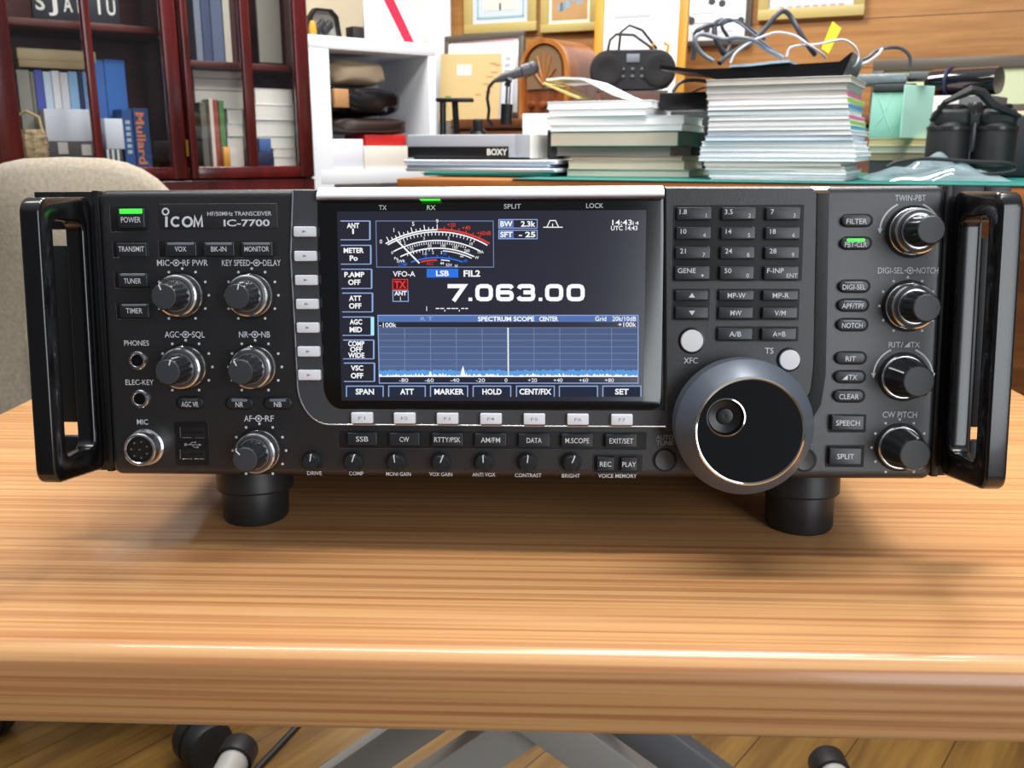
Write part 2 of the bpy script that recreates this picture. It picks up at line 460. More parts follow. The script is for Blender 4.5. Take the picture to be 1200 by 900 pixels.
# display bezel with a rounded hood over it, its highlight put into a silver colour
u0, u1, v0, v1 = pxrect(373.5, 777, 233, 479.5)
b = MB(); plate(b, u0, u1, v0, v1 + 3, -.5, 1.0, 5, M_GLOSS, bev=.5)
bezel = part(b, 'display_bezel')
hu0, hu1 = uv(374, 228)[0], uv(777, 228)[0]
b = MB(); prof = [(-8, PH - 3), (-8, PH + .5), (-5, PH + .9), (-1, PH + .6), (3.2, PH - 1.2), (5.6, PH - 3.4), (6.2, PH - 4.9), (5.4, PH - 5.9), (1.0, PH - 6.1)]
loops = [[L3(u, v, w) for w, v in prof] for u in (hu0, hu1)]
b.prism(loops, M_SATIN); part(b, 'display_hood', label='hood over the display, its highlight put into the silver colour', sharp=60)
l_ = MB(); l_.add([], [], M_GREEN); uu, vv = uv(505, 235); plate(l_, uu - 5, uu + 5, vv - .2, vv + .9, .8, 5.2, .4, M_GREEN, .3)
part(l_, 'receive_lamp', label='green receive lamp under the hood')

# keypad plate, raised, with the dark groove on its right
u0, u1, v0, v1 = pxrect(777, 956, 223, 470)
b = MB()
kp = [(777.5, 219), (778, 330), (779, 505), (905, 505), (938, 478), (950, 458), (953.5, 430), (957.5, 219)]
def slab(mb, pts, w0, w1, m, bev=.8, smooth=True):
    P = [Vector(uv(x, y, 0)) for x, y in pts]; n = len(P); c = sum(P, Vector((0, 0))) / n
    def ins(d):
        out = []
        for i in range(n):
            a = (P[i] - P[i - 1]).normalized(); q = (P[(i + 1) % n] - P[i]).normalized()
            n1 = Vector((-a.y, a.x)); n2 = Vector((-q.y, q.x)); nn = (n1 + n2).normalized()
            if nn.dot(c - P[i]) < 0: nn = -nn
            out.append(P[i] + nn * d / max(.5, abs(nn.dot(n1))))
        return out
    l = [[L3(p.x, p.y, w0) for p in P], [L3(p.x, p.y, w1 - bev) for p in P], [L3(p.x, p.y, w1) for p in ins(bev)]]
    mb.prism(l, m, smooth=smooth)
slab(b, kp, -1, 2.6, M_PANR, 1.0)
part(b, 'keypad_plate')
b = MB(); slab(b, [(957.5, 219), (953.5, 436), (946, 466), (936, 486), (948, 498), (962, 474), (967.5, 440), (971.5, 219)], -.3, .5, M_GLOSS, .2)
part(b, 'groove_strip', label='glossy black groove beside the keypad')
b = MB(); slab(b, [(948, 219), (957.5, 219), (971, 219), (971, 227), (957.5, 227), (948, 227)], -4, 3.2, M_SATIN, 1.4)
part(b, 'groove_cap', label='shiny cap at the top of the groove')

# rack ears with their slots, and the front handles
def ear(s):
    b = MB(); hx = lambda a: 0
    if s < 0: ho, hi_, eo = uv(50, 280, -6)[0] - 2, uv(80, 280, -6)[0], uv(47, 300, -6)[0]
    else: ho, hi_, eo = uv(1170, 280, -6)[0] + 4, uv(1148.5, 285, -6)[0], uv(1178, 300, -6)[0]
    tz0, tz1 = uv(80, 288, -6)[1], uv(80, 269, -6)[1]
    bz0, bz1 = uv(98, 511, -6)[1], uv(98, 494, -6)[1]
    if s > 0:
        tz0, tz1 = uv(1150, 279, -6)[1], uv(1150, 259, -6)[1]; bz0, bz1 = uv(1140, 516, -6)[1], uv(1140, 500, -6)[1]
    x = sorted
    top = PH - .5; bot = 1.5
    a, c = x((212.7 * s, hi_)); b.box(a, c, 4, 10, bot, top, M_EAR, .5)
    a, c = x((hi_, ho)); b.box(a, c, 4, 10, bot, bz0, M_EAR, .4); b.box(a, c, 4, 10, bz1, tz0, M_EAR, .4); b.box(a, c, 4, 10, tz1, top, M_EAR, .4)
    a, c = x((ho, eo)); b.box(a, c, 4, 10, bot, top, M_EAR, .5) if abs(c - a) > .8 and (eo - ho) * s > 0 else None
    a, c = x((212.7 * s, 216.5 * s)); b.box(a, c, 3, 12, bot - .5, top + .5, M_BLK, .6)
    return part(b, 'rack_ear')
ear(-1); ear(1)
def handle(s):
    b = MB(); ua, ub = sorted((217.0 * s, 226.8 * s))
    W0, W1 = -3.8, 47.
    def loop(u, ins, inner):
        if inner: q = rrect(6 + ins, 35 - ins, 16 + ins, 131 - ins, 5 - ins, 6)
        else:
            q = rrect(W0 + ins, W1 - ins, 2.5 + ins, 144.5 - ins, 7 - ins, 6)
            q = [(w, v + (0.085 * (w - W0)) * ((v - 73) / 73 > .3) * -1 + (.06 * (w - W0)) * ((v - 73) / 73 < -.3)) for w, v in q]
        return [L3(u, v, w) for w, v in q]
    bv = 1.3
    seq = [loop(ua + bv, 0, False), loop(ua + .4, .4, False), loop(ua, bv, False), loop(ua, -bv, True), loop(ua + .4, -.4, True), loop(ua + bv, 0, True), loop(ub - bv, 0, True), loop(ub - .4, -.4, True), loop(ub, -bv, True), loop(ub, bv, False), loop(ub - .4, .4, False), loop(ub - bv, 0, False), loop(ua + bv, 0, False)]
    b.prism(seq, M_HAND, False, False)
    return part(b, 'front_handle', sharp=50)
handle(-1); handle(1)

# ---------------- printed legend on the panel
G = MB()
def flush(name):
    global G
    part(G, name); G = MB()
def symbol(cx, cy, r=3.5, dash=3.6):
    stroke(G, arcp(cx, cy, r, r, 0, 360, 16)[:-1], 1.1, M_WTXT, closed=True); disc(G, cx, cy, 1.5, M_WTXT)
    stroke(G, [(cx - r - dash, cy), (cx - r, cy)], 1.1, M_WTXT); stroke(G, [(cx + r, cy), (cx + r + dash, cy)], 1.1, M_WTXT)
def conc(cx, cy, lt, lx0, rt, rx1, h=7):
    symbol(cx, cy)
    text(G, lt, (lx0 + cx - 7.6) / 2, cy, h, M_WTXT, cx - 7.6 - lx0); text(G, rt, (rx1 + cx + 7.6) / 2, cy, h, M_WTXT, rx1 - cx - 7.6); flush('knob_legend')
conc(206.3, 308, 'MIC', 184, 'RF PWR', 243.5); conc(300.6, 308, 'KEY SPEED', 260, 'DELAY', 329)
conc(217.4, 392, 'AGC', 193, 'SQL', 240); conc(298.6, 392, 'NR', 280, 'NB', 316.5); conc(303, 490.5, 'AF', 286, 'RF', 321)
conc(1066.5, 317, 'DIGI-SEL', 1029, 'NOTCH', 1099.5)
text(G, 'PHONES', 160, 402, 6, M_WTXT, 29); flush('printed_word'); text(G, 'ELEC-KEY', 163.5, 448, 6, M_WTXT, 33); flush('printed_word'); text(G, 'MIC', 167, 494.5, 6, M_WTXT, 13); flush('printed_word')
text(G, 'TWIN-PBT', 1067, 232, 7, M_WTXT, 36); flush('printed_word'); text(G, 'CW PITCH', 1054.5, 486, 7, M_WTXT, 40); flush('printed_word')
text(G, 'RIT/', 1050, 404, 6.5, M_WTXT, 17); poly(G, [(1059.5, 407), (1066.5, 407), (1066.5, 400.5)], M_WTXT); text(G, 'TX', 1072.5, 404, 6.5, M_WTXT, 11); flush('knob_legend')
for t, x, y, wd in (('DRIVE', 368.5, 554.5, 17), ('COMP', 417.5, 554.8, 17), ('MONI GAIN', 467, 555.5, 29), ('VOX GAIN', 516.5, 555.8, 27), ('ANTI VOX', 567, 556.2, 27), ('CONTRAST', 619, 557, 31), ('BRIGHT', 669, 557.5, 21), ('VOICE MEMORY', 723.6, 557.7, 45)):
    text(G, t, x, y, 4.4, M_WTXT, wd); flush('printed_word')
text(G, 'AUTO', 779, 512.5, 5.2, M_GTXT, 20); flush('printed_word'); text(G, 'TUNE', 779, 519, 5.2, M_GTXT, 20); flush('printed_word')
text(G, 'LOCK', 942, 519, 5.2, M_GTXT, 20); flush('printed_word')
def dots(cx, cy, r, angs):
    for a in angs: disc(G, cx + r * math.sin(math.radians(a)), cy - r * math.cos(math.radians(a)), 1.55, M_WTXT)
A11 = [a for a in range(-150, 151, 30)]
dots(213.5, 346, 31.3, A11); flush('scale_dots'); dots(295, 346, 31.3, A11); flush('scale_dots'); dots(217.6, 430, 31.3, A11); flush('scale_dots'); dots(299, 430, 31.3, A11); flush('scale_dots'); dots(304, 528, 31.3, A11); flush('scale_dots')
dots(1064, 358.5, 33.5, A11); flush('scale_dots'); dots(1054.5, 524.5, 33, A11); flush('scale_dots')
for cx, cy, r in ((1067, 272.5, 36), (1058.5, 442, 35)):
    stroke(G, arcp(cx, cy, r, r, -84, -24, 14), 2, M_WTXT); stroke(G, arcp(cx, cy, r, r, 24, 84, 14), 2, M_WTXT)
    for s in (-1, 1):
        ex = cx + s * r * math.sin(math.radians(84)); ey = cy - r * math.cos(math.radians(84))
        poly(G, [(ex - 2.8, ey - 1), (ex + 2.8, ey - 1), (ex, ey + 5)], M_WTXT)
    flush('scale_arrows')
text(G, 'XFC', 809.5, 422.5, 6.6, M_WTXT, 16.5, w=2.65); flush('printed_word'); text(G, 'TS', 901.5, 411, 6.6, M_WTXT, 10, w=2.65); flush('printed_word')
for t, x, y, wd in (('TX', 448.5, 243.3, 9), ('RX', 505.3, 243.3, 10), ('SPLIT', 600.5, 241.8, 20), ('LOCK', 697, 241, 20)):
    text(G, t, x, y, 5.4, M_WTXT, wd, w=1.05); flush('printed_word')

# logo plate
u0, u1, v0, v1 = pxrect(186.5, 325.5, 238.5, 268.5)
b = MB(); plate(b, u0, u1, v0, v1, -.2, .35, 1, M_PAN, .25)
LG = b
WL = .42
stroke(LG, arcp(194, 248, 3.6, 3.6, 0, 360, 18)[:-1], 1.9, M_WTXT, WL, closed=True)
stroke(LG, [(195, 253.6), (195, 266)], 3.0, M_WTXT, WL)
stroke(LG, arcp(206.2, 259.8, 5.0, 5.0, 136, 404, 22), 2.7, M_WTXT, WL)
stroke(LG, arcp(219.6, 259.8, 5.2, 5.2, 0, 360, 24)[:-1], 2.7, M_WTXT, WL, closed=True)
stroke(LG, [(227.6, 266), (228.3, 254), (232.2, 264), (236.1, 254), (236.9, 266)], 2.5, M_WTXT, WL)
text(LG, 'HF/50MHz TRANSCEIVER', 280.5, 250.3, 4.8, M_WTXT, 75, w=WL)
text(LG, 'IC-7700', 289, 261.2, 7.4, M_WTXT, 54, w=WL, bold=.02)
part(b, 'name_plate', label='black name plate with white logo lettering')

# ---------------- buttons
def tray(x0, x1, y0, y1, w=0., name='button_tray'):
    u0, u1, v0, v1 = pxrect(x0, x1, y0, y1, w)
    b = MB(); plate(b, u0, u1, v0, v1, w - .3, w + .12, .5, M_DARK, .1)
    # lower and left lip in lighter grey, caught light put into the colour
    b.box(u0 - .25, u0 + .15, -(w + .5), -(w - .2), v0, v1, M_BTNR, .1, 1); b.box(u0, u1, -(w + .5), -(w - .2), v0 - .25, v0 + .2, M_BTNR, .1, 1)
    return part(b, name)
def button(x0, x1, y0, y1, label, name='push_button', w=0., h=3., r=.5, m=None, th=6.2, led=None, tm=None, tw=None, ty=None, lab=None, extra=None, bev=.55):
    m = m or M_BTN; tm = tm or M_WTXT
    u0, u1, v0, v1 = pxrect(x0, x1, y0, y1, w + h)
    b = MB(); plate(b, u0, u1, v0, v1, w, w + h, r, m, bev)
    cx, cy = (x0 + x1) / 2, (y0 + y1) / 2
    if label: text(b, label, cx, ty or cy, th, tm, tw, w=w + h + .06)
    if extra: extra(b, w + h + .06, cx, cy)
    o = part(b, name, label=lab)
    if led:
        q = MB(); f_ = .2 if r > 2 else .08; a = pxrect(x0 + (x1 - x0) * f_, x1 - (x1 - x0) * f_, y0 + (1.2 if r > 2 else .4), y0 + (y1 - y0) * led[1], w + h)
        plate(q, *a, w + h - .3, w + h + .1, .4, led[0], .1); part(q, 'indicator_lamp', o, label='lit green lamp' if led[0] is M_GREEN else None)
    return o
tray(129.5, 174.5, 241, 272); tray(132.5, 173.5, 283, 302); tray(134.5, 174.5, 319, 338); tray(136.5, 177, 355, 374); tray(186, 326.5, 281.5, 302)
button(137.5, 169, 244.5, 267, 'POWER', 'power_button', th=6.4, tw=23, ty=257.5, led=(M_GREEN, .26), lab='power button with lit green lamp')
button(136, 171.5, 284.5, 301, 'TRANSMIT', 'transmit_button', tw=30, th=6, ty=291.8)
button(138, 172.4, 320, 336.5, 'TUNER', 'tuner_button', tw=20, th=6, ty=329.3, led=(M_LEDOFF, .2))
button(140, 174.4, 356, 372.5, 'TIMER', 'timer_button', tw=19, th=6, ty=364.2, led=(M_LEDOFF, .16))
for x0, x1, t, tw in ((193, 230, 'VOX', 13.5), (238, 274.5, 'BK-IN', 18), (282.3, 319.3, 'MONITOR', 29)):
    button(x0, x1, 283.8, 300.3, t, 'mode_button', tw=tw, th=5.8, ty=291.8, led=(M_LEDOFF, .2))
def pill(cx, cy, wd, ht, t, tw, led=None, m=None, tdy=1.0, lab=None, ex=None):
    u0, u1, v0, v1 = pxrect(cx - wd / 2 - 1.6, cx + wd / 2 + 1.6, cy - ht / 2 - 1.6, cy + ht / 2 + 1.6)
    q = MB(); plate(q, u0, u1, v0, v1, -.2, .15, 9, M_DARK, .1, n=8); 
    o = button(cx - wd / 2, cx + wd / 2, cy - ht / 2, cy + ht / 2, t, 'pill_button', h=2.2, r=9, m=m, th=5.8, tw=tw, ty=cy + tdy, led=led, lab=lab, extra=ex)
    part(q, 'button_well', o)
pill(222.5, 472, 30, 12.5, 'AGC VR', 20, (M_STRIP, .35), tdy=1.8); pill(280.5, 472.5, 31, 12.5, 'NR', 9, (M_LEDOFF, .35), tdy=1.6); pill(325.5, 472.5, 32, 12.5, 'NB', 9, (M_LEDOFF, .35), tdy=1.6)
for cx, cy, t, tw in ((1004, 258.5, 'FILTER', 24), (1003, 285, 'PBT-CLR', 26), (1001, 335.5, 'DIGI-SEL', 27), (999.7, 357.6, 'APF/TPF', 26), (998.8, 380.5, 'NOTCH', 24), (997, 419.5, 'RIT', 12), (996, 441.5, '', 16), (995, 464, 'CLEAR', 23)):
    ex = None
    if t == '':
        def ex(b, w, cx, cy):
            poly(b, [(cx - 9, cy + 3.6), (cx - 2.5, cy + 3.6), (cx - 2.5, cy - 2.2)], M_WTXT, w); text(b, 'TX', cx + 3.5, cy + .7, 5.8, M_WTXT, 10, w=w)
    pill(cx, cy, 35, 13, t, tw, (M_GREEN, .36) if t == 'PBT-CLR' else ((M_LEDOFF, .24) if t in ('DIGI-SEL', 'APF/TPF', 'NOTCH') else None), M_BTN, tdy=1.6 if t in ('PBT-CLR',) else .9, lab='pill button with lit green lamp' if t == 'PBT-CLR' else None, ex=ex)
tray(971.5, 1015, 485.5, 506.5); button(974.5, 1013, 487, 504.5, 'SPEECH', 'speech_button', tw=28, th=6)
tray(968.5, 1012.5, 521.5, 547); button(972, 1010, 525, 545, 'SPLIT', 'split_button', tw=20, th=6)
tray(396.5, 757.5, 505.5, 526)
for x0, x1, t, tw, y0, y1 in ((406.8, 441.8, 'SSB', 14.5, 507.3, 521.8), (456, 491.6, 'CW', 11, 507.6, 522.2), (506, 542.6, 'RTTY/PSK', 31, 507.9, 522.8), (556.2, 593.4, 'AM/FM', 22.5, 508.2, 523.3), (607.5, 644.4, 'DATA', 17.5, 508.5, 523.8), (658, 695, 'M.SCOPE', 28, 508.7, 524.2), (709.5, 746.8, 'EXIT/SET', 28, 509, 524.6)):
    button(x0, x1, y0, y1, t, 'mode_button', tw=tw, th=5.8)
tray(695.5, 752.5, 532.5, 553.5)
button(699.5, 720, 536, 552, 'REC', 'memory_button', tw=13.5, th=5.6); button(727.8, 746.8, 536.3, 552.3, 'PLAY', 'memory_button', tw=16, th=5.6)
# white soft keys
for i, (cx, cy) in enumerate(((356.6, 271.3), (357.4, 300), (358.4, 328.2), (359.5, 356.3), (360.4, 384), (361.2, 412), (362, 439.6))):
    def ex(b, w, cx, cy): poly(b, [(cx - 2.5, cy - 1.6), (cx + 2.5, cy), (cx - 2.5, cy + 1.6)], M_GTXT, w)
    button(cx - 13, cx + 13, cy - 6, cy + 6, '', 'soft_key', w=1.6, h=2.6, r=.8, m=M_WKEY, bev=.5, extra=ex, lab='white soft key')
for i, cx in enumerate((423.9, 473.9, 524.2, 575.2, 626.2, 677.3, 729)):
    cy = 490 + i * .35
    def ex(b, w, cx, cy): text(b, 'F' + str(i + 1), cx, cy, 3.6, M_GTXT, 8, w=w)
    button(cx - 12.6, cx + 12.6, cy - 6.3, cy + 6.3, '', 'function_key', w=1.6, h=2.6, r=.6, m=M_WKEY, bev=.5, extra=ex, lab='white function key')
# keypad
KW = 2.6
tray(789.5, 941, 240, 329.5, KW, 'keypad_tray'); tray(788.5, 831.5, 338.5, 375.5, KW); tray(840.5, 936.5, 338.5, 375.5, KW); tray(839.5, 935.5, 382.5, 400, KW)
ks = [('1.8', '1'), ('3.5', '2'), ('7', '3'), ('10', '4'), ('14', '5'), ('18', '6'), ('21', '7'), ('24', '8'), ('28', '9'), ('GENE', '\u2022'), ('50', '0'), ('F-INP', 'ENT')]
for i, (a_, c_) in enumerate(ks):
    r_, k_ = divmod(i, 3)
    x0 = (793, 845.8, 897.8)[k_] - r_ * .75; x1 = (834.4, 886.4, 938.8)[k_] - r_ * .75
    y0 = (242.8, 265.8, 288.8, 311.8)[r_]; y1 = (257.6, 280.6, 303.6, 328)[r_]
    def ex(b, w, cx, cy, a_=a_, c_=c_, x0=x0, x1=x1, y0=y0, y1=y1):
        text(b, a_, x0 + (3.5 if len(a_) > 2 else 5.5), y0 + 5.4, 5.6, M_WTXT, None, w=w, al='l', xs=1.05)
        if c_ == '\u2022': disc(b, x1 - 9, y1 - 5.2, 1.4, M_WTXT, w)
        else: text(b, c_, x1 - (2 if len(c_) > 1 else 6.5), y1 - 5, 4.8, M_WTXT, None, w=w, al='r', bold=0)
    button(x0, x1, y0, y1, '', 'keypad_button', w=KW, h=2.4, r=.8, extra=ex)
for y0, y1, s in ((340.4, 352.2, -1), (359.4, 373.6, 1)):
    def ex(b, w, cx, cy, s=s): poly(b, [(cx - 3.6, cy - s * 2.4), (cx + 3.6, cy - s * 2.4), (cx, cy + s * 3)], M_WTXT, w)
    button(791.5, 830.4, y0, y1, '', 'arrow_button', w=KW, h=2.4, r=.6, extra=ex)
for x0, x1, y0, y1, t, tw in ((842.5, 884, 340.4, 352.2, 'MP-W', 21), (894, 936, 340.4, 352.2, 'MP-R', 19), (842, 883, 360, 373.6, 'MW', 13), (893.5, 935, 360, 373.6, 'V/M', 13), (841, 882.4, 384.4, 398.6, 'A/B', 14), (892.5, 933.6, 384.4, 398.6, 'A=B', 15)):
    button(x0, x1, y0, y1, t, 'memory_button', w=KW, h=2.4, r=.6, tw=tw, th=5.8)
# round buttons
for cx, cy, r in ((809.5, 398.7, 13), (923, 420.8, 11.8)):
    b = MB(); r *= MMPX
    b.lathe([(r + 1.1, 2.4), (r + 1.1, 2.9), (r + .4, 3.1), (r + .2, 2.7), (r, 2.7)], M_BLK, 40, AX(cx, cy), cap0=False, cap1=False)
    b.lathe([(r, 2.4), (r, 4.4), (r - .35, 4.8), (.01, 4.95)], M_SILW, 40, AX(cx, cy)); part(b, 'round_button', label='round silver button')
for cx, cy in ((779, 539), (942.5, 539)):
    b = MB(); r = 12.6 * MMPX
    b.lathe([(r + .9, -.2), (r + .9, .2), (r, .25), (r, .1)], M_DARK, 40, AX(cx, cy), cap0=False, cap1=False)
    b.lathe([(r - .1, 0), (r - .1, .9), (r - .5, 1.3), (r - 1.4, 1.15), (.01, .95)], M_PAN, 40, AX(cx, cy)); part(b, 'round_button')
# ---------------- knobs
def knob(cx, cy, rr=1., ptr=None):
    k = MB(); M = AX(cx, cy)
    k.lathe([(12.3 * rr, -.1), (12.3 * rr, .5), (11.4 * rr, .7)], M_DARK, 48, M)
    k.lathe([(11.0 * rr, .4), (11.0 * rr, 1.2), (10.6 * rr, 1.6)], M_SIL, 48, M)
    k.lathe([(10.4 * rr, 1.2), (10.4 * rr, 7.4)], M_KRING, 96, M, ripple=(32, .012, 0, 1))
    k.lathe([(10.55 * rr, 7.3), (10.5 * rr, 8.0), (9.7 * rr, 8.6)], M_SIL, 48, M, cap1=False); k.lathe([(9.7 * rr, 8.6), (8.6 * rr, 9.0), (8.5 * rr, 8.4)], M_KRING, 48, M, cap0=False); k.lathe([(8.2 * rr, 8.4), (8.15 * rr, 9.3), (7.6 * rr, 9.4)], M_SIL, 48, M, cap0=False)
    o = part(k, 'control_knob', label='grey and silver ring knob with black centre cap')
    c = MB()
    c.lathe([(7.5 * rr, 8.2), (7.4 * rr, 11.4), (7.0 * rr, 11.8), (6.6 * rr, 22.2), (6.1 * rr, 23.2)], M_KCAP, 96, M, ripple=(14, .028, 2, 3), cap1=False)
    c.lathe([(6.1 * rr, 23.2), (5.7 * rr, 23.6), (.01, 23.7)], M_KFACE, 48, M, cap0=False)
    if ptr is not None:
        a = math.radians(ptr); Mr = M @ Matrix.Rotation(-a, 4, 'Z')
        c.box(-.35, .35, 6.4 * rr, 7.0 * rr, 13, 22.4, M_WTXT, .1, 1, Mr); c.box(-.35, .35, 3.4 * rr, 6.2 * rr, 23.3, 23.75, M_WTXT, .1, 1, Mr)
    part(c, 'knob_cap', o)
knob(213.5, 346, ptr=-20); knob(295, 346, ptr=12); knob(217.6, 430, ptr=18); knob(299, 430, ptr=-30); knob(304, 528, ptr=-45)
knob(1069, 271.5, 1.05, None); knob(1064.5, 358.5, 1.05, None)
def big_knob(cx, cy, ptr):
    M = AX(cx, cy); k = MB()
    k.lathe([(12.4, -.1), (12.4, .5), (11.6, .7)], M_DARK, 48, M)
    k.lathe([(11.2, .4), (11.2, 1.6), (10.6, 2.2)], M_SIL, 48, M)
    k.lathe([(10.3, 1.8), (9.6, 4), (8.0, 18.6), (7.3, 20)], M_KCAP, 96, M, ripple=(12, .03, 1, 2), cap1=False)
    k.lathe([(7.3, 20), (6.8, 20.4), (.01, 20.5)], M_KFACE, 48, M, cap0=False)
    o = part(k, 'tuning_knob')
    a = math.radians(ptr); c = MB(); Mr = M @ Matrix.Rotation(-a, 4, 'Z')
    c.prism([[Vector((x, 9.95 - (z - 4) * .11 + d, z)) for x, d in ((-.4, -.4), (.4, -.4), (.4, .18), (-.4, .18))] for z in (4, 19)], M_WTXT, M=Mr)
    part(c, 'pointer_line', o, label='white pointer line')
big_knob(1058.5, 441.5, 300); big_knob(1054.5, 524, 10)
for cx, cy in ((366.5, 539.5), (415, 540), (465, 540.6), (517, 540.8), (567.3, 541), (618, 541.2), (669.5, 541.2)):
    k = MB(); M = AX(cx, cy)
    k.lathe([(5.6, -.1), (5.6, .3), (5.0, .4)], M_DARK, 32, M)
    k.lathe([(4.6, .2), (4.3, 5.2), (3.6, 6.2), (.01, 6.5)], M_KCAP, 72, M, ripple=(18, .03, 0, 1))
    k.box(-.3, .3, .6, 4.4, 3.6, 6.45, M_WTXT, .1, 1, M @ Matrix.Rotation(math.radians(R.uniform(-25, 25)), 4, 'Z')); part(k, 'trim_knob')
# ---------------- main tuning dial
M = AX(864.2, 494)
d = MB()
d.lathe([(29, -.5), (33.4, 3), (33.6, 12), (33.6, 17.5)], M_DIALR, 180, M, ripple=(90, .004, 2, 3), cap1=False)
d.lathe([(33.6, 17.5), (33.0, 18.6), (26.8, 28.4), (26.4, 29.0)], M_DIALR, 96, M, cap0=False, cap1=False)
dial = part(d, 'main_tuning_dial', label='large grey tuning dial')
d = MB(); d.lathe([(26.4, 29.0), (26.3, 29.7), (25.6, 30.1), (25.0, 29.9), (24.8, 29.4)], M_CHR, 96, M, cap0=False, cap1=False)
part(d, 'dial_ring', dial, label='bright chrome ring of the dial')
# dial face with a hole for the finger cup
fx, fy = -11.4, 6.8; rc = 9.0
d = MB(); N = 64; vs = []; vs += [(24.9 * math.cos(2 * math.pi * i / N), 24.9 * math.sin(2 * math.pi * i / N), 29.45) for i in range(N)]
vs += [(fx + rc * math.cos(2 * math.pi * i / N), fy + rc * math.sin(2 * math.pi * i / N), 29.45) for i in range(N)]
# bridge the two circles
d.add(vs, [[i, (i + 1) % N, N + (i + 1) % N, N + i] for i in range(N)], M_DIALF, True, M)
part(d, 'dial_face', dial, label='mirror black face of the dial')
d = MB(); Mc = M @ Matrix.Translation((fx, fy, 0))
d.lathe([(rc + .35, 29.4), (rc + .3, 29.9), (rc - .3, 30.0), (rc - .5, 29.5)], M_CHR, 64, Mc, cap0=False, cap1=False)
d.lathe([(rc - .2, 29.6), (rc - 1.2, 27.4), (4.0, 26.2), (3.8, 26.9), (3.3, 27.1), (.01, 26.6)], M_BLK, 64, Mc, cap0=False)
part(d, 'finger_cup', dial, label='round finger cup with thin chrome rim')
# ---------------- jacks, microphone socket, USB ports
for cx, cy in ((161.5, 422.3), (164.5, 467.2)):
    k = MB(); M = AX(cx, cy); k.lathe([(4.9, -.2), (4.9, .9), (4.3, 1.5), (3.4, 1.6), (3.0, 1.2)], M_SIL, 40, M, cap1=False); k.lathe([(3.0, 1.2), (2.8, -.0)], M_DARK, 40, M, cap0=False)
    part(k, 'jack_socket', label='silver ringed jack socket')
k = MB(); M = AX(171.5, 523.5)
k.lathe([(9.6, -.2), (9.6, 1.0), (8.6, 1.5), (8.6, 8.4), (8.0, 9.0), (7.2, 9.0), (6.7, 8.4)], M_SIL, 56, M, cap1=False)
k.lathe([(6.7, 8.4), (6.6, 7.0), (.01, 7.0)], M_DARK, 40, M, cap0=False)
mic = part(k, 'microphone_socket', label='round silver microphone socket')
k = MB()
for i in range(7):
    a = 2 * math.pi * i / 7 + .4; k.lathe([(.55, 6.9), (.5, 8.4), (.01, 8.5)], M_SIL, 10, M @ Matrix.Translation((4.3 * math.cos(a), 4.3 * math.sin(a), 0)))
k.lathe([(.55, 6.9), (.5, 8.4), (.01, 8.5)], M_SIL, 10, M); part(k, 'pins', mic)
u0, u1, v0, v1 = pxrect(205, 245.5, 494, 545.5); k = MB(); plate(k, u0, u1, v0, v1, -.2, .3, 1.5, M_BLK, .25)
q = [(216, 521.5), (240, 521.5)]
stroke(k, [(216.5, 521), (233, 521.3)], .9, M_GTXT, .36); poly(k, [(233, 519.6), (236.5, 521.4), (233, 523)], M_GTXT, .36); disc(k, 217.5, 521, 1.7, M_GTXT, .36)
stroke(k, [(222, 521.1), (225, 518.3), (228.5, 518.3)], .8, M_GTXT, .36); stroke(k, [(225, 521.2), (227.5, 524.2), (231, 524.2)], .8, M_GTXT, .36); quad(k, 230.5, 232.6, 523.2, 525.2, M_GTXT, .36); disc(k, 229, 518.3, 1, M_GTXT, .36)
usb = part(k, 'usb_plate')
for y0, y1 in ((500.5, 513), (526.5, 538)):
    a = pxrect(211.5, 240.5, y0, y1); k = MB(); plate(k, *a, .1, .5, .3, M_DARK, .1)
    k.box(a[0] - .1, a[0] + .3, -.75, 0, a[2], a[3], M_SIL, .1, 1); k.box(a[0] + 1, a[1] - 6.8, -.75, 0, a[2] - .1, a[2] + .3, M_SIL, .1, 1); k.box(a[1] - 5.4, a[1] - .2, -.75, 0, a[2] - .1, a[2] + .3, M_SIL, .1, 1)
    k.box(a[0] + 1.2, a[1] - .6, -.62, -.1, (a[2] + a[3]) / 2 - .3, (a[2] + a[3]) / 2 + .9, M_BLK, .1, 1)
    part(k, 'usb_port', usb)

# ---------------- the lit screen
WS = 1.25
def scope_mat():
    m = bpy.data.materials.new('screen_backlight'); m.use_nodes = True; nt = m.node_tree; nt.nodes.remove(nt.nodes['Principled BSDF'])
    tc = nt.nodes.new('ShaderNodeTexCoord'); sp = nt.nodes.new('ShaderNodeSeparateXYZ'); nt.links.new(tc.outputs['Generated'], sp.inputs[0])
    r = nt.nodes.new('ShaderNodeValToRGB'); r.color_ramp.elements[0].color = (*lin((90, 110, 152)), 1); r.color_ramp.elements[1].color = (*lin((58, 66, 90)), 1)  # viewing-angle glow put into the emission colour, brighter towards the bottom
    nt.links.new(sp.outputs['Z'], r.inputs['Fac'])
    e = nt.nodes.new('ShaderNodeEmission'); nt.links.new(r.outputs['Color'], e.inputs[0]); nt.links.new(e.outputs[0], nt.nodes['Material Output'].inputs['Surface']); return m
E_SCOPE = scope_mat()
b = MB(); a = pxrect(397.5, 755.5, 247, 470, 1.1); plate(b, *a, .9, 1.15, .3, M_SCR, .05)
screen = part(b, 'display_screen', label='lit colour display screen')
S = MB()
def tw(s, x, y, h, m=E_W, wd=None, al='c', bold=.03): text(S, s, x, y, h, m, wd, WS + .05, al, bold)
def ln(p, wd=1., m=E_LINE, c=False): stroke(S, p, wd, m, WS, c)
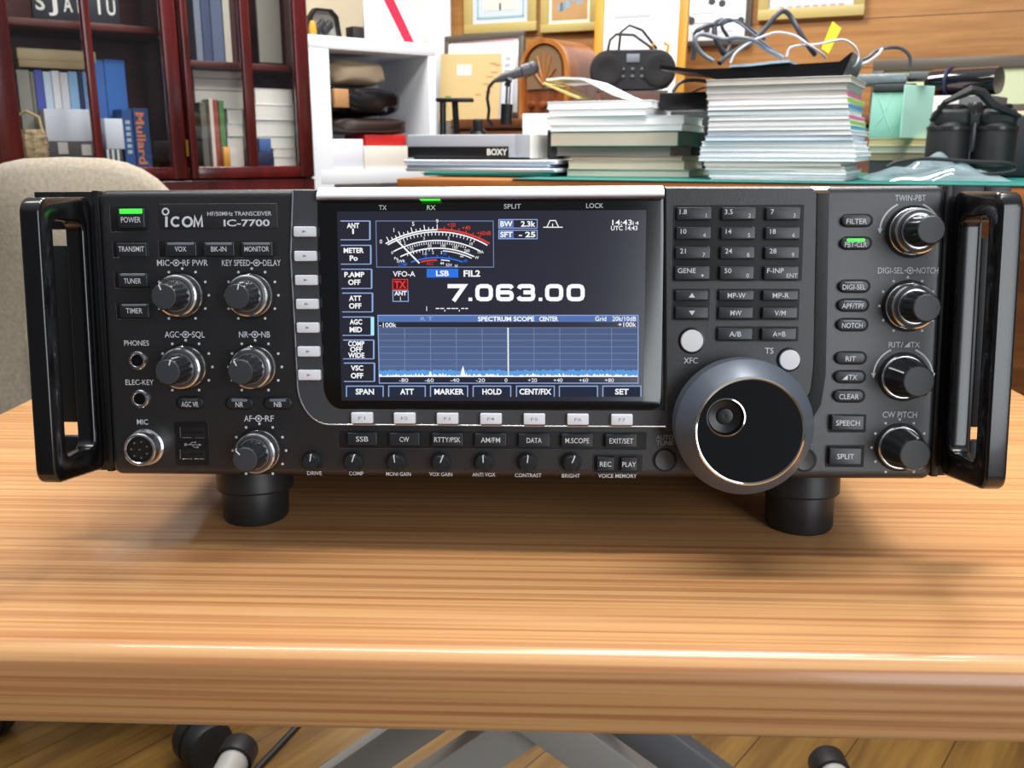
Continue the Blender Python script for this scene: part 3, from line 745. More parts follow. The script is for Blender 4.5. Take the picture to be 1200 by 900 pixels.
# left tabs
for i, (x0, x1, y0, y1, ts) in enumerate(((400, 433.5, 259, 281, ('ANT', '1')), (400.5, 434.5, 287.5, 309.5, ('METER', 'Po')), (401, 435.5, 315.5, 338, ('P.AMP', 'OFF')), (402, 436.5, 343.5, 365.5, ('ATT', 'OFF')), (402.5, 437.5, 371.5, 393, ('AGC', 'MID')), (403, 438, 398.5, 420.5, ('COMP', 'OFF', 'WIDE')), (404, 438.8, 425.5, 447, ('VSC', 'OFF')))):
    ln([(x0 - 1, y0), (x1, y0)], 1.2); ln([(x1, y0), (x1, y1)], 1.8, E_CYAN if ts[0] == 'AGC' else E_LINE); ln([(x0 - 1, y1), (x1, y1)], 1.0)
    if ts[0] == 'AGC': quad(S, x1 - 3, x1 + .5, y0, y1, E_CYAN, WS)
    n = len(ts); cx = (x0 + x1) / 2 - 3
    for k, t in enumerate(ts):
        yy = (y0 + y1) / 2 + (k - (n - 1) / 2) * (9 if n == 2 else 6.8) - (.5 if n == 2 else 0)
        if ts[0] == 'ANT': yy = (264.3, 271)[k]
        tw(t, cx, yy, 5.6 if (k == 0 or n == 3) else 5.8, wd={5: 23.5, 4: 19, 3: 14.5, 2: 9.5, 1: 2}[len(t)])
# meter
ln([(440.5, 259), (578, 259), (578.5, 313), (441.5, 313)], 1., E_DIM, True)
MC = (512.3, 389.3)
def marc(a0, a1, r, m, wd): ln(arcp(*MC, r, r, a0, a1, 30), wd, m)
def mtick(a, r0, r1, m, wd=1.): ln([arcp(*MC, r, r, a, a, 1)[0] for r in (r0, r1)], wd, m)
def mtxt(s, a, r, h, m, wd=None):
    p = arcp(*MC, r, r, a, a, 1)[0]; text(S, s, p[0], p[1], h, m, wd, WS + .05, 'c', .005)
marc(-30.2, 0, 120, E_W, 1.6); marc(0, 30.6, 120.5, E_RED, 2.2); marc(-29.5, 30, 117.6, E_W, 1.5)
for i in range(13): mtick(-28 + i * 28 / 12, 120, 123.5 + 3 * (i % 3 == 0), E_W, 1.)
for a, s_ in ((-31.8, '0'), (-23, '1'), (-12.5, '5'), (0, '9')): mtxt(s_, a, 125 if a < -30 else 130, 4.6, E_W)
for a, s_ in ((7.5, '+20'), (15.5, '+40'), (25.3, '+60dB')): mtxt(s_, a, 127 + (a > 20) * 1.5, 4.4, E_RED)
for a in (4, 8, 12, 16, 20, 24): mtick(a, 120, 124, E_RED, 1.)
for i in range(22): mtick(-22 + i * 2.1, 113.5, 116.5, E_W, .9)
marc(-28.4, 28.4, 107.5, E_W, 1.5)
for i, s_ in enumerate(('0', '2', '3', '5', '10', '15A')): mtxt(s_, (-29.5, -20, -8, 7, 21, 28.5)[i], 111 if i not in (0, 5) else 107, 3.2, E_W)
for i in range(26): mtick(-19 + i * 1.5, 103.4, 106, E_W, .8)
marc(-26, 26, 98.5, E_W, 1.5); marc(4, 25, 95.6, E_W, 1.2)
for i, s_ in enumerate(('Po', '10', '50', '100', '150', '200', 'W')): mtxt(s_, (-29, -17, -5, 4, 12, 20, 28)[i], 101.6 if i not in (0, 6) else 99, 3.2, E_W)
for i in range(9): mtick(-21 + i * 2.2, 95.6, 98, E_W, .8)
for i, s_ in enumerate(('SWR', '1.5', '2', '3', '\u221e')): mtxt(s_, (-27, -9, -3, 3, 18)[i], 93.5, 3.2, E_W)
marc(-20.5, 20, 87.5, E_BLUE, 1.6); marc(-13, 0, 84.6, E_RED, 2.0); marc(3, 10, 84.8, E_W, 1.2)
for a in (-8.5, 0, 9): mtick(a, 87, 90.5, E_BLUE, 1.)
mtxt('10', -8, 92.5, 3.2, E_BLUE); mtxt('20', 5.5, 92.5, 3.2, E_BLUE); mtxt('dB', 21.5, 90, 3.2, E_BLUE); mtxt('COMP', -27, 89, 3.4, E_BLUE, 11); mtxt('ALC', -6, 81, 3.2, E_RED); mtxt('44', 4, 81, 3.2, E_W); mtxt('52V', 10, 80, 3.2, E_W); mtxt('Id', 16, 81, 3.2, E_W)
ln([(464, 280.5), (491.5, 308.5)], 1.8, E_W)
# receiver state
tw('VFO-A', 473.5, 321, 6, wd=26, bold=.01); quad(S, 500, 537, 315, 325.2, E_BLUE, WS); tw('LSB', 518.5, 320.3, 6, wd=15); tw('FIL2', 553, 320.5, 7, wd=19.5)
quad(S, 460, 478, 327, 339.5, E_DRED, WS - .03); ln([(460.3, 327.5), (477.6, 327.5), (477.6, 339.3), (460.3, 339.3)], 1., E_RED, True); tw('TX', 469, 333.5, 8, E_RED, 13.5)
ln([(460.3, 340.8), (478.2, 340.8), (478.5, 353.2), (460.6, 353.2)], 1., E_LINE, True); tw('ANT', 469.3, 343.8, 4.6, wd=14.5); tw('1', 469.3, 350, 4.6, bold=.0)
tw('1', 500, 361.8, 5.4, bold=0)
for x0, x1 in ((510.5, 515), (516, 520.5), (523.5, 528), (529, 533.5), (534, 537), (540.5, 544), (545, 548.5)): ln([(x0, 361.5), (x1, 361.5)], 1.1, E_W)
for x in (521.6, 538.6): ln([(x, 363), (x - .6, 365)], 1., E_W)
for y, s1, s2 in ((262.3, 'BW', '2.3k'), (274.8, 'SFT', '- 25')):
    quad(S, 585, 602, y - 4.6, y + 4.6, E_HDR, WS - .03); ln([(584.5, y - 5), (629.5, y - 5), (629.5, y + 5), (584.5, y + 5)], 1., E_LINE, True)
    tw(s1, 593.5, y, 6, wd=14.5); tw(s2, 627.5, y, 6, wd=17 if s1 == 'BW' else 19.5, al='r')
ln([(636.5, 266.3), (659.5, 266.3)], 1.1, E_W); ln([(641, 266), (644.5, 258.5), (651, 258.5), (654.5, 266)], 1.1, E_W); ln([(647.6, 262), (647.6, 266)], 1., E_W)
tw('14:43', 729, 260.8, 6.2, wd=23, bold=.008); tw('14', 745, 261.5, 4.2, wd=7, bold=0); tw('UTC 14:43', 731.5, 267.3, 5, wd=31, bold=.01)
# the frequency, wide square numerals
def box_pts(x0, x1, y0, y1, r):
    return [(x1 - r, y0), (x1 - r * .3, y0 + r * .3), (x1, y0 + r), (x1, y1 - r), (x1 - r * .3, y1 - r * .3), (x1 - r, y1), (x0 + r, y1), (x0 + r * .3, y1 - r * .3), (x0, y1 - r), (x0, y0 + r), (x0 + r * .3, y0 + r * .3), (x0 + r, y0)]
YT, YB, SW = 335.3, 350.6, 4.9
def F(p, c=False): stroke(S, p, SW, E_W, WS + .05, c)
def zero(x0, x1): F(box_pts(x0 + 2.4, x1 - 2.4, YT, YB, 4), True)
F([(524.5, YT), (543.8, YT), (531.5, 352.8)]); zero(557, 577.6); zero(638.8, 660); zero(664, 685.2)
quad(S, 549, 553.4, 348.8, 352.8, E_W, WS + .05); quad(S, 631.3, 635.5, 348.8, 352.8, E_W, WS + .05)
ym = (YT + YB) / 2 - .3
x0, x1 = 583.6, 599.6
F([(x1 + .6, YT + 2.6), (x1 - 1, YT + .4), (x1 - 3, YT), (x0 + 3.5, YT), (x0 + .8, YT + 1), (x0, YT + 4), (x0, YB - 3.6), (x0 + 1, YB - 1), (x0 + 3.5, YB), (x1 - 3, YB), (x1 - .6, YB - 1), (x1, YB - 3), (x1, ym + 2.6), (x1 - 1, ym + .8), (x1 - 3, ym), (x0, ym)])
x0, x1 = 608.4, 624.4
F([(x0 - .4, YT + 3), (x0 + 1, YT + .6), (x0 + 3, YT), (x1 - 3, YT), (x1 - .8, YT + .8), (x1, YT + 3), (x1, ym - 2), (x1 - .8, ym - .6), (x1 - 2, ym), (x0 + 5, ym)])
F([(x1 - 2, ym), (x1 - .3, ym + .8), (x1 + .4, ym + 2.6), (x1 + .4, YB - 3), (x1 - .6, YB - .8), (x1 - 3, YB), (x0 + 2.6, YB), (x0 + .4, YB - .6), (x0 - .8, YB - 3)])
# spectrum scope
quad(S, 443, 747.5, 370, 377.3, E_HDR, WS - .02)
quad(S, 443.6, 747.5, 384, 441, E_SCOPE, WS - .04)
ln([(442.8, 369.5), (747.8, 369.5), (747.8, 449), (444.5, 449)], 1., E_LINE, True)
tw('SPECTRUM SCOPE', 593, 373.7, 5, wd=66, bold=.03); tw('CENTER', 643, 373.7, 5, wd=22, bold=.03); tw('Grid', 704, 373.5, 5.2, wd=13, bold=.01); tw('20k/10dB', 731.5, 373.5, 5.2, wd=28, bold=.01)
tw('R T', 500, 373.6, 4.5, E_LINE, 14, bold=0)
tw('-100k', 454.5, 380.8, 5.2, wd=20, bold=.01); tw('+100k', 735, 380.3, 5.2, wd=21, bold=.01)
for i in range(8): ln([(444.2, 384 + i * 7.5), (747, 384 + i * 7.5)], .7, E_DIM)
for i in range(1, 10): ln([(443.5 + 30.3 * i + .3, 384), (444.2 + 30.3 * i, 441)], 1.5 if i == 5 else .8, E_W if i == 5 else E_DIM)
n = 240; X = [444.3 + 303 * i / n for i in range(n + 1)]
base = 441.3
top = [base - 7 - R.uniform(-.8, 1.6) for _ in X]; low = [base - abs(R.gauss(0, 1.5)) - .6 for _ in X]
for i, x in enumerate(X):
    if abs(x - 542.5) < 2.6: low[i] = base - 14 * (1 - abs(x - 542.5) / 3.2)
    if abs(x - 504) < 1.2: low[i] = base - 6
for arr, m, w in ((top, E_WAVE, WS), (low, E_W, WS + .03)):
    vs = [L3(*uv(x, y, w), w) for x, y in zip(X, arr)] + [L3(*uv(x, base + .4, w), w) for x in X]; k = len(X)
    S.add(vs, [[i, i + 1, k + i + 1, k + i] for i in range(k - 1)], m, False)
for i, t in enumerate(('-80', '-60', '-40', '-20', '0', '+20', '+40', '+60', '+80')): tw(t, 473 + i * 30 + (1 if i > 4 else 0), 445.6, 4.2, wd=10.5 if t != '0' else 3.2, bold=.0)
for i, (x0, x1, t, wd) in enumerate(((406, 449, 'SPAN', 21.5), (455.5, 498.3, 'ATT', 16), (504.5, 548, 'MARKER', 34.5), (554.5, 598.5, 'HOLD', 22.5), (605.3, 649.5, 'CENT/FIX', 37.5), (655.5, 700.2, '', 0), (706.5, 751, 'SET', 16))):
    quad(S, x0, x1, 453, 465, E_TAB, WS - .06); ln([(x0, 465), (x0, 452.5), (x1, 452.5), (x1, 465)], 1.2)
    if t: tw(t, (x0 + x1) / 2, 459, 6.2, wd=wd)
part(S, 'display_readout', screen, label='white, blue and red figures lit on the screen')
# ------------------------------------------------------------ room shell
FW = Fr((.13, 3.7), -24)      # back wall, right end nearer
FB = Fr(tuple(at(367, 205, 2.9)[:2]), 36)     # bookcase front, its right end at x = 0
FL = Fr(FB.w(0, .62, 0)[:2], 36)
FU = Fr(tuple(at(384, 60, 2.98)[:2]), 38)   # white cube unit
FD = Fr(tuple(at(640, 210, 1.75)[:2]), -24)  # desk front edge
DESK = .75
M_FLOOR = wood('floor_planks', (120, 90, 42), (86, 60, 28), (2.2, 26, 1), .35, .25, ('y', .11, .02, (62, 40, 18)), rot=math.radians(-52))
M_WALLW = wood('wall_planks', (190, 138, 80), (160, 108, 56), (2.0, 20, 34), .45, .1, ('z', .152, .02, (98, 58, 26)))
M_BEIGE = mat('beige_wall', (196, 184, 160), .8, speck=(6, .08))
b = MB(); b.box(-4, 4, -3.2, 6, -.05, 0, M_FLOOR); struct(b.build('floor'))
# meeting point of the two walls
_n = FW.ey; _t = ((FW.o - FL.o).dot(_n)) / FL.ex.dot(_n); CORN = FL.o + FL.ex * _t
xc = (CORN - FW.o).dot(FW.ex)
b = MB(); b.box(xc, 3.6, 0, .1, 0, 2.5, M_WALLW); struct(b.build('wall_back', loc=tuple(FW.o), rz=FW.a))
b = MB(); b.box(-2.6, _t, 0, .1, 0, 2.5, M_BEIGE); struct(b.build('wall_left', loc=tuple(FL.o), rz=FL.a))

# ------------------------------------------------------------ front table
M_TABLE = laminate('table_laminate', (210, 162, 110), (198, 145, 94), (158, 96, 54))
M_TUBE = mat('grey_leg_paint', (158, 157, 152), .4)
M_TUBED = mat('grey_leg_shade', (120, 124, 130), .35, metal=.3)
M_CAPB = mat('black_rubber', (20, 20, 21), .5)
TZ = .6
fr = on_z(600, 771, TZ); table = empty('table', (fr.x, fr.y, 0), math.radians(-2.0), 'light wood grain table with crossed grey metal legs carrying the radio', 'table')
b = MB(); X0, X1, TD = -.427, .43, .53
def ttop():
    b = MB(); loops = []
    r = .011; T = .0365
    prof = [(0, -T / 2)] ; 
    for k in range(0, 7): a = math.pi / 2 * k / 6; prof.append((r * (1 - math.sin(a)) , 0))
    # section in (inset, z): rounded top edge, slightly rounded bottom edge
    sec = [(.003, -T), (.0008, -T + .002), (0, -T + .004), (0, -r)] + [(r * (1 - math.cos(a)), -r + r * math.sin(a)) for a in [math.pi / 2 * k / 8 for k in range(1, 9)]]
    for ins, z in sec:
        loops.append([(x, y, TZ + z) for x, y in rrect(X0 + ins, X1 - ins, ins, TD - ins, max(.025 - ins, .004), 8)])
    b.prism(loops, M_TABLE); return b
ttop().build('table_top', table, sharp=30)
def bar(p, q, hw, hd, m, name='leg', parent=table):
    """flat tube in the x-z plane from p to q"""
    p, q = Vector(p), Vector(q); d = (q - p); L = d.length; ang = math.atan2(d.z, d.x)
    b = MB(); M = Matrix.Translation(p) @ Matrix.Rotation(-ang, 4, 'Y'); b.box(0, L, -hd, hd, -hw, hw, m, .003, 2, M); return b.build(name, parent)
ZT = TZ - .045
for y, y2 in ((.36, .335), (.48, .43)):
    bar((-.276, y, .115), (.285, y, ZT - .002), .019, .011, M_TUBE)
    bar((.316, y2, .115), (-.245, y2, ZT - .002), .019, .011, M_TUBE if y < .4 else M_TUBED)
ZF = .11
for s in (-1, 1):
    f = MB(); xx = s * .346
    f.tube([(xx, .02, ZF), (xx, .60, ZF)], .0175, M_TUBE, 20); o = f.build('foot_tube', table)
    c = MB(); c.tube([(xx, .595, ZF), (xx, .622, ZF), (xx, .627, ZF)], .0215, M_CAPB, 24, rs=[.0215, .0215, .018]); c.build('end_cap', o, label='black end cap')
    c = MB(); c.tube([(xx, .015, ZF), (xx, .05, ZF)], .0215, M_CAPB, 24); c.build('end_cap', o, label='black end cap')
    for yy in (.12, .50):
        w = MB(); M = Matrix.Translation((xx, yy, .03)) @ Matrix.Rotation(math.pi / 2, 4, 'Y'); w.lathe([(.02, -.012), (.029, -.009), (.03, 0), (.029, .009), (.02, .012)], M_CAPB, 28, M); w.box(xx - .008, xx + .008, yy - .01, yy + .01, .03, ZF - .01, M_CAPB, .002); w.build('caster', o)
    r = MB(); r.box(s * .37 - .02, s * .37 + .02, .03, TD - .03, ZT - .025, TZ - .0368, M_TUBE, .002); r.build('top_rail', table)

# ------------------------------------------------------------ office chair behind the table on the left
M_FAB = mat('beige_fabric', (164, 154, 138), .9, spec=.2, speck=(160, .35), bump=(500, .4))
M_NAVY = mat('dark_blue_fabric', (28, 42, 56), .9, speck=(200, .3))
cx, cy = -.534, 1.36
chair = empty('office_chair', (cx, cy, 0), 0, 'beige fabric swivel office chair behind the left end of the table', 'chair')
k = MB()
# backrest: rounded upright pad
bc = at(92, 320, 1.56); bx, by = bc.x - cx, bc.y - cy
zt = at(95, 184, 1.52).z; zb = zt - .66
wv = .208
sup = []
for j in range(48):
    a = 2 * math.pi * j / 48; ca, sa = math.cos(a), math.sin(a)
    sup.append((math.copysign(abs(ca) ** .62, ca) * wv, (zt + zb) / 2 + math.copysign(abs(sa) ** .80, sa) * (zt - zb) / 2))
cz = (zt + zb) / 2
loops = []
for ins, y in ((.045, .052), (.012, .047), (.0, .03), (0, .012), (.006, -.002), (.02, -.014), (.06, -.024), (.12, -.029)):
    loops.append([(x * (1 - ins / wv), y + .55 * (x * (1 - ins / wv)) ** 2 - .05 * ((z - cz) / .33) ** 2 + .06 * (z - cz), cz + (z - cz) * (1 - ins / .33)) for x, z in sup])
Mb = Matrix.Translation((bx, by, 0)) @ Matrix.Rotation(math.radians(16), 4, 'Z')
k.prism(loops, M_FAB, M=Mb); k.build('backrest', chair, sharp=60)
k = MB(); k.tube([Mb @ Vector(p) for p in ((0, .055, zb + .2), (0, .085, zb + .02), (0, .05, .34), (.0, -.03, .32))] + [Vector((0, 0, .32))], .016, M_CAPB, 12); k.build('back_support', chair)
k = MB(); loops = []
for ins, z in ((.03, .33), (.004, .345), (0, .365), (.006, .385), (.025, .40)):
    loops.append([((x * math.cos(.28) - y * math.sin(.28)), (x * math.sin(.28) + y * math.cos(.28)), z) for x, y in rrect(-.23 + ins, .23 - ins, -.23 + ins, .23 - ins, .09, 8)])
k.prism(loops, M_NAVY); k.build('seat', chair, label='dark blue seat')
k = MB(); k.lathe([(.028, .10), (.028, .25), (.02, .25), (.02, .33)], M_CAPB, 24); k.build('gas_column', chair)
a0 = math.atan2(1.106 - cy, -.415 - cx)
for i in range(5):
    a = a0 - i * math.radians(72); c_, s_ = math.cos(a), math.sin(a); k = MB()
    k.tube([(0, 0, .115), (c_ * .15, s_ * .15, .105), (c_ * .28, s_ * .28, .085)], .02, M_CAPB, 12, rs=[.026, .02, .014]); leg = k.build('base_leg', chair)
    w = MB(); M = Matrix.Translation((c_ * .28, s_ * .28, .034)) @ Matrix.Rotation(a + 1.95, 4, 'Z') @ Matrix.Rotation(math.pi / 2, 4, 'X')
    w.lathe([(.02, -.027), (.031, -.025), (.034, -.018), (.034, -.004), (.030, -.003), (.030, .003), (.034, .004), (.034, .018), (.031, .025), (.02, .027)], M_CAPB, 32, M); w.build('caster', leg)
k = MB(); pts = [(.03, 1.25, .004), (-.18, 1.16, .004), (-.30, 1.10, .004), (-.38, .98, .004), (-.46, 1.25, .004), (-.7, 1.7, .004), (-.9, 2.0, .004)]
p0 = on_z(338, 862, .004); p1 = on_z(305, 897, .004)
d_ = (p0 - p1)
k.tube([p1 - d_ * 1.5, p1, p0, p0 + d_ * 2, p0 + d_ * 4 + Vector((.05, 0, 0))], .0045, M_CAPB, 8)
tag(k.build('power_cable'), 'thin black cable lying on the plank floor beside the chair caster', 'cable')

# ------------------------------------------------------------ bookcase with glass doors
M_RED = wood('mahogany', (92, 25, 24), (58, 13, 15), (10, 10, 1.6), .22, .5)
M_REDH = wood('mahogany_shelf', (98, 38, 28), (70, 22, 18), (2, 12, 12), .4)
M_GLASS = thin_glass('door_glass', (250, 250, 250), .05)
M_BRASS = mat('brass', (200, 165, 80), .3, metal=1.)
bx0 = FB.hit(-16, 98)[0]; H = 1.78; zb1 = FB.hit(320, 196)[1]; zlow = FB.hit(320, 208)[1]
case = empty('bookcase', tuple(FB.o), FB.a, 'dark red mahogany bookcase with two glass doors against the left wall', 'bookcase')
dA = (bx0, FB.hit(209.5, 98)[0]); dB = (FB.hit(213.5, 98)[0], -.003)
k = MB()
k.box(bx0 - .03, .0, .33, .345, 0, H, M_REDH); k.box(bx0 - .03, bx0 - .008, .004, .33, 0, H, M_RED, .003); k.box(-.02, .0, .004, .33, 0, H, M_RED, .003)
k.box(bx0 - .03, 0, .004, .33, H - .03, H, M_RED, .003); k.box(bx0, -.02, .03, .33, zb1 - .03, zb1, M_REDH, .002)
xm = (dA[1] + dB[0]) / 2; k.box(xm - .009, xm + .009, .004, .33, zb1, H - .03, M_RED, .002)
k.build('cabinet_body', case)
k = MB(); k.box(bx0 - .03, 0, -.012, .33, 0, zlow - .004, M_RED, .004); k.build('base_cabinet', case)
SHA = FB.hit(110, 27, .06)[1]; SHB = FB.hit(250, 72, .06)[1]
k = MB(); k.box(dA[0], xm - .009, .05, .33, SHA - .018, SHA, M_REDH, .002); k.build('shelf', case)
k = MB(); k.box(xm + .009, -.02, .05, .33, SHB - .018, SHB, M_REDH, .002); k.build('shelf', case)
def door(x0, x1, mull, stl, str_):
    k = MB(); zt, zb_ = H - .03, zlow; t = .022; y0, y1 = -t, .0
    k.box(x0, stl, y0, y1, zb_, zt, M_RED, .006, 3); k.box(str_, x1, y0, y1, zb_, zt, M_RED, .006, 3)
    k.box(stl - .004, str_ + .004, y0 + .002, y1, zb_, zb1 + .004, M_RED, .004); k.box(stl - .004, str_ + .004, y0 + .002, y1, zt - .07, zt, M_RED, .004)
    k.box(mull[0], mull[1], y0 + .002, y1, zb1, zt - .06, M_RED, .006, 3); o = k.build('door', case)
    for a, c in ((stl, mull[0]), (mull[1], str_)):
        g = MB(); g.box(a - .003, c + .003, -.012, -.009, zb1 - .002, zt - .064, M_GLASS); g.build('glass_pane', o, label='clear glass pane')
    return o
hx = lambda px, py=98, y=-.022: FB.hit(px, py, y)[0]
d1 = door(dA[0], dA[1], (hx(102.5), hx(114)), hx(19), hx(194))
d2 = door(dB[0], dB[1], (hx(285.5), hx(298)), hx(226), hx(347))
k = MB(); z0 = FB.hit(219, 183)[1]; z1 = FB.hit(219, 164)[1]; xx = FB.hit(219, 174, -.024)[0]; k.tube([(xx, -.026, z0), (xx, -.026, z1)], .0045, M_BRASS, 10); k.build('hinge', d1, label='brass hinge')

def Mt(name, rgb, r=.55, **kw): return mat(name, rgb, r, **kw)
_mc = {}
def C(rgb, r=.55):
    k = (tuple(rgb), r)
    if k not in _mc: _mc[k] = mat('paint_%d_%d_%d' % tuple(rgb), rgb, r)
    return _mc[k]
M_PAGE = mat('page_edges', (238, 236, 228), .8, speck=(220, .06))
def slabpx(name, label, cat, F, y0, dep, pl, pr, pt, pb, m, group=None, bev=.002, zb=None, zt=None, rz=0., extra=None, parent=None, ym=None):
    """a box whose front face fills a pixel rectangle on the frame's plane y0"""
    pm = ym if ym is not None else (pt + pb) / 2
    xl = F.hit(pl, pm, y0)[0]; xr = F.hit(pr, pm, y0)[0]
    if F is FB: xr = min(xr, -.0235)
    z1 = F.hit((pl + pr) / 2, pt, y0)[1] if zt is None else zt
    z0 = F.hit((pl + pr) / 2, pb, y0)[1] if zb is None else zb
    w = xr - xl; k = MB(); k.box(-w / 2, w / 2, 0, dep, 0, z1 - z0, m, bev)
    if extra: extra(k, w, dep, z1 - z0)
    o = k.build(name, loc=tuple(F.w((xl + xr) / 2, y0, z0)), rz=F.a + rz)
    return tag(o, label, cat, group)
def book(name, label, cat, F, y0, dep, pl, pr, pt, pb, cover, group=None, zb=None, zt=None, lay=False, rz=0., page=None, ym=None, spine='front', ribs=None):
    """upright: spine to the front; lay: pages to the front between thin covers"""
    pm = ym if ym is not None else (pt + pb) / 2; page = page or M_PAGE
    xl = F.hit(pl, pm, y0)[0]; xr = F.hit(pr, pm, y0)[0]
    if F is FB: xr = min(xr, -.0235)
    z1 = F.hit((pl + pr) / 2, pt, y0)[1] if zt is None else zt
    z0 = F.hit((pl + pr) / 2, pb, y0)[1] if zb is None else zb
    w = xr - xl; h = z1 - z0; k = MB()
    if lay:
        c = min(.0016, h * .18)
        k.box(-w / 2, w / 2, 0, dep, 0, c, cover, .0004, 1); k.box(-w / 2, w / 2, 0, dep, h - c, h, cover, .0004, 1)
        k.box(-w / 2 + .0015, w / 2 - .0015, .0012, dep - .0012, c, h - c, page)
        if spine == 'right' or not isinstance(spine, str): k.box(w / 2 - .0016, w / 2 + .0004, 0, dep, c * .5, h - c * .5, cover if isinstance(spine, str) else spine, .0005, 1)
        elif spine == 'front': k.box(-w / 2, w / 2, 0, .0016, c * .5, h - c * .5, cover, .0005, 1)
    else:
        c = min(.002, w * .2)
        k.box(-w / 2, -w / 2 + c, 0, dep, 0, h, cover, .0006, 1); k.box(w / 2 - c, w / 2, 0, dep, 0, h, cover, .0006, 1); k.box(-w / 2, w / 2, 0, c, 0, h, cover, .0008, 1)
        k.box(-w / 2 + c, w / 2 - c, c, dep - .004, .003, h - .003, page)
    if ribs: ribs(k, w, h)
    o = k.build(name, loc=tuple(F.w((xl + xr) / 2, y0, z0)), rz=F.a + rz)
    return tag(o, label, cat, group)
ZS = zb1 + .0005
# --- left pane of door one
g1 = 'binders and books on the bottom shelf'
bk = [(22, 37, 82, (150, 150, 140), 'grey bound volume beside the left stile behind the glass'), (37.6, 42, 84, (120, 122, 104), 'thin olive grey book left of the purple and blue binder'), (42.5, 52, 82, (70, 84, 176), 'purple and blue binder in the left bookcase pane'), (52.6, 62, 84, (196, 214, 232), 'pale blue file right of the purple binder'), (62.5, 71.5, 83, (226, 228, 230), 'white file second to the right of the purple binder'), (72, 81.5, 85, (214, 214, 220), 'light grey file in the middle of the left pane row'), (82, 92.5, 84, (142, 186, 224), 'sky blue file next to the navy book'), (93, 98, 82, (28, 44, 82), 'dark navy book right of the sky blue file'), (98.5, 106, 84, (104, 152, 206), 'mid blue file partly behind the door mullion')]
for pl, pr, pt, c, lb in bk: book('binder', lb, 'book', FB, .13, .16, pl, pr, pt, 150, C(c), g1, zb=ZS, ym=110)
zt_ = max(FB.hit((a + b_) / 2, t, .13)[1] for a, b_, t, *_ in bk) + .0008
g = 'tan albums lying across the upright files'
h1 = FB.hit(60, 71, .12)[1]
slabpx('album', 'tan cardboard album lying on top of the upright files', 'album', FB, .12, .17, 22, 108, 71, 80, C((176, 156, 116)), g, zb=zt_, zt=h1)
slabpx('album', 'pale tan album topmost above the row of upright files', 'album', FB, .125, .165, 20, 112, 58, 70, C((196, 180, 140)), g, zb=h1 + .0005)
slabpx('box', 'low dark box with two pale labels under the white box in the bookcase', 'box', FB, .045, .075, 56, 113, 166, 192, C((58, 56, 54)), zb=ZS, extra=lambda k, w, d, h: (k.box(-w * .28, -w * .08, -.001, 0, h * .55, h * .98, C((190, 190, 185))), k.box(w * .2, w * .4, -.001, 0, h * .5, h * .9, C((190, 190, 185)))))
_z = FB.hit(85, 166, .045)[1] + .0005
slabpx('box', 'white cardboard box in front of the blue files in the bookcase', 'box', FB, .045, .07, 53, 114, 128, 165, C((208, 216, 228)), zb=_z)
k = MB(); x_, z_ = FB.hit(35, 165, .05); k.lathe([(.032, 0), (.04, .03), (.042, .075), (.036, .1), (.033, .1)], wood('wicker', (190, 170, 130), (110, 92, 62), (40, 40, 120), .7), 28, ripple=(14, .03, 0, 4))
k.tube([(-.036, 0, .09), (-.03, 0, .13), (0, 0, .145), (.03, 0, .13), (.036, 0, .09)], .004, _mc.setdefault('wk', mat('straw', (186, 166, 124), .7)), 8)
tag(k.build('basket', loc=tuple(FB.w(x_, .052, ZS))), 'small tan wicker basket with handle inside the left bookcase pane', 'basket')
# --- right pane of door one
book('binder', 'narrow bright blue binder right beside the door mullion', 'book', FB, .16, .15, 113, 124.5, 70, 150, C((74, 130, 214)), 'bright blue binders', zb=ZS, ym=110)
book('binder', 'wide bright blue binder in the right pane of the first door', 'book', FB, .16, .15, 125, 149, 70, 150, C((66, 132, 222)), 'bright blue binders', zb=ZS, ym=110)
slabpx('box', 'striped black and white box under the small white box by the mullion', 'box', FB, .05, .05, 124, 144, 175, 192, C((60, 64, 66)), zb=ZS, extra=lambda k, w, d, h: [k.box(-w * .42 + i * w * .3, -w * .3 + i * w * .3, -.001, 0, 0, h, C((215, 220, 222))) for i in range(3)])
_z = FB.hit(134, 175, .05)[1] + .0005
slabpx('box', 'small white box standing right of the mullion in front of the blue binders', 'box', FB, .05, .05, 123.5, 145, 139, 175, C((206, 214, 226)), zb=_z)
def lettering(s, m, mbx, px, zc, cap, w, y, vert=True):
    vs, fs = glyphs(s, .02); x0 = min(v[0] for v in vs); x1 = max(v[0] for v in vs); L = x1 - x0
    sy = cap / CAP; sx = w / L
    if vert: mbx.add([((v[1] - CAP / 2) * sy + px, y, zc - ((v[0] - x0) * sx - w / 2)) for v in vs], fs, m, False)
    else: mbx.add([(px + (v[0] - x0) * sx - w / 2, y, zc + (v[1] - CAP / 2) * sy) for v in vs], fs, m, False)
M_ORANGE = mat('orange_print', (226, 132, 84), .5); M_OFFW = mat('white_print_large', (236, 240, 234), .5)
book('book', 'dark blue book with pale spine lettering left of the orange lettered book', 'book', FB, .055, .095, 145, 157, 128, 190, C((30, 76, 140)), 'blue books in front', zb=ZS, ym=160, ribs=lambda k, w, h: [k.box(-w * .22, w * .22, -.0006, 0, h * (.25 + .1 * q), h * (.31 + .1 * q), C((170, 186, 190))) for q in range(6)])
book('book', 'dark blue book with large orange lettering down its spine', 'book', FB, .055, .095, 158, 176, 127, 192, C((26, 66, 122)), 'blue books in front', zb=ZS, ym=160, ribs=lambda k, w, h: lettering('Mullard', M_ORANGE, k, -w * .08, h * .5, w * .52, h * .86, -.0006))
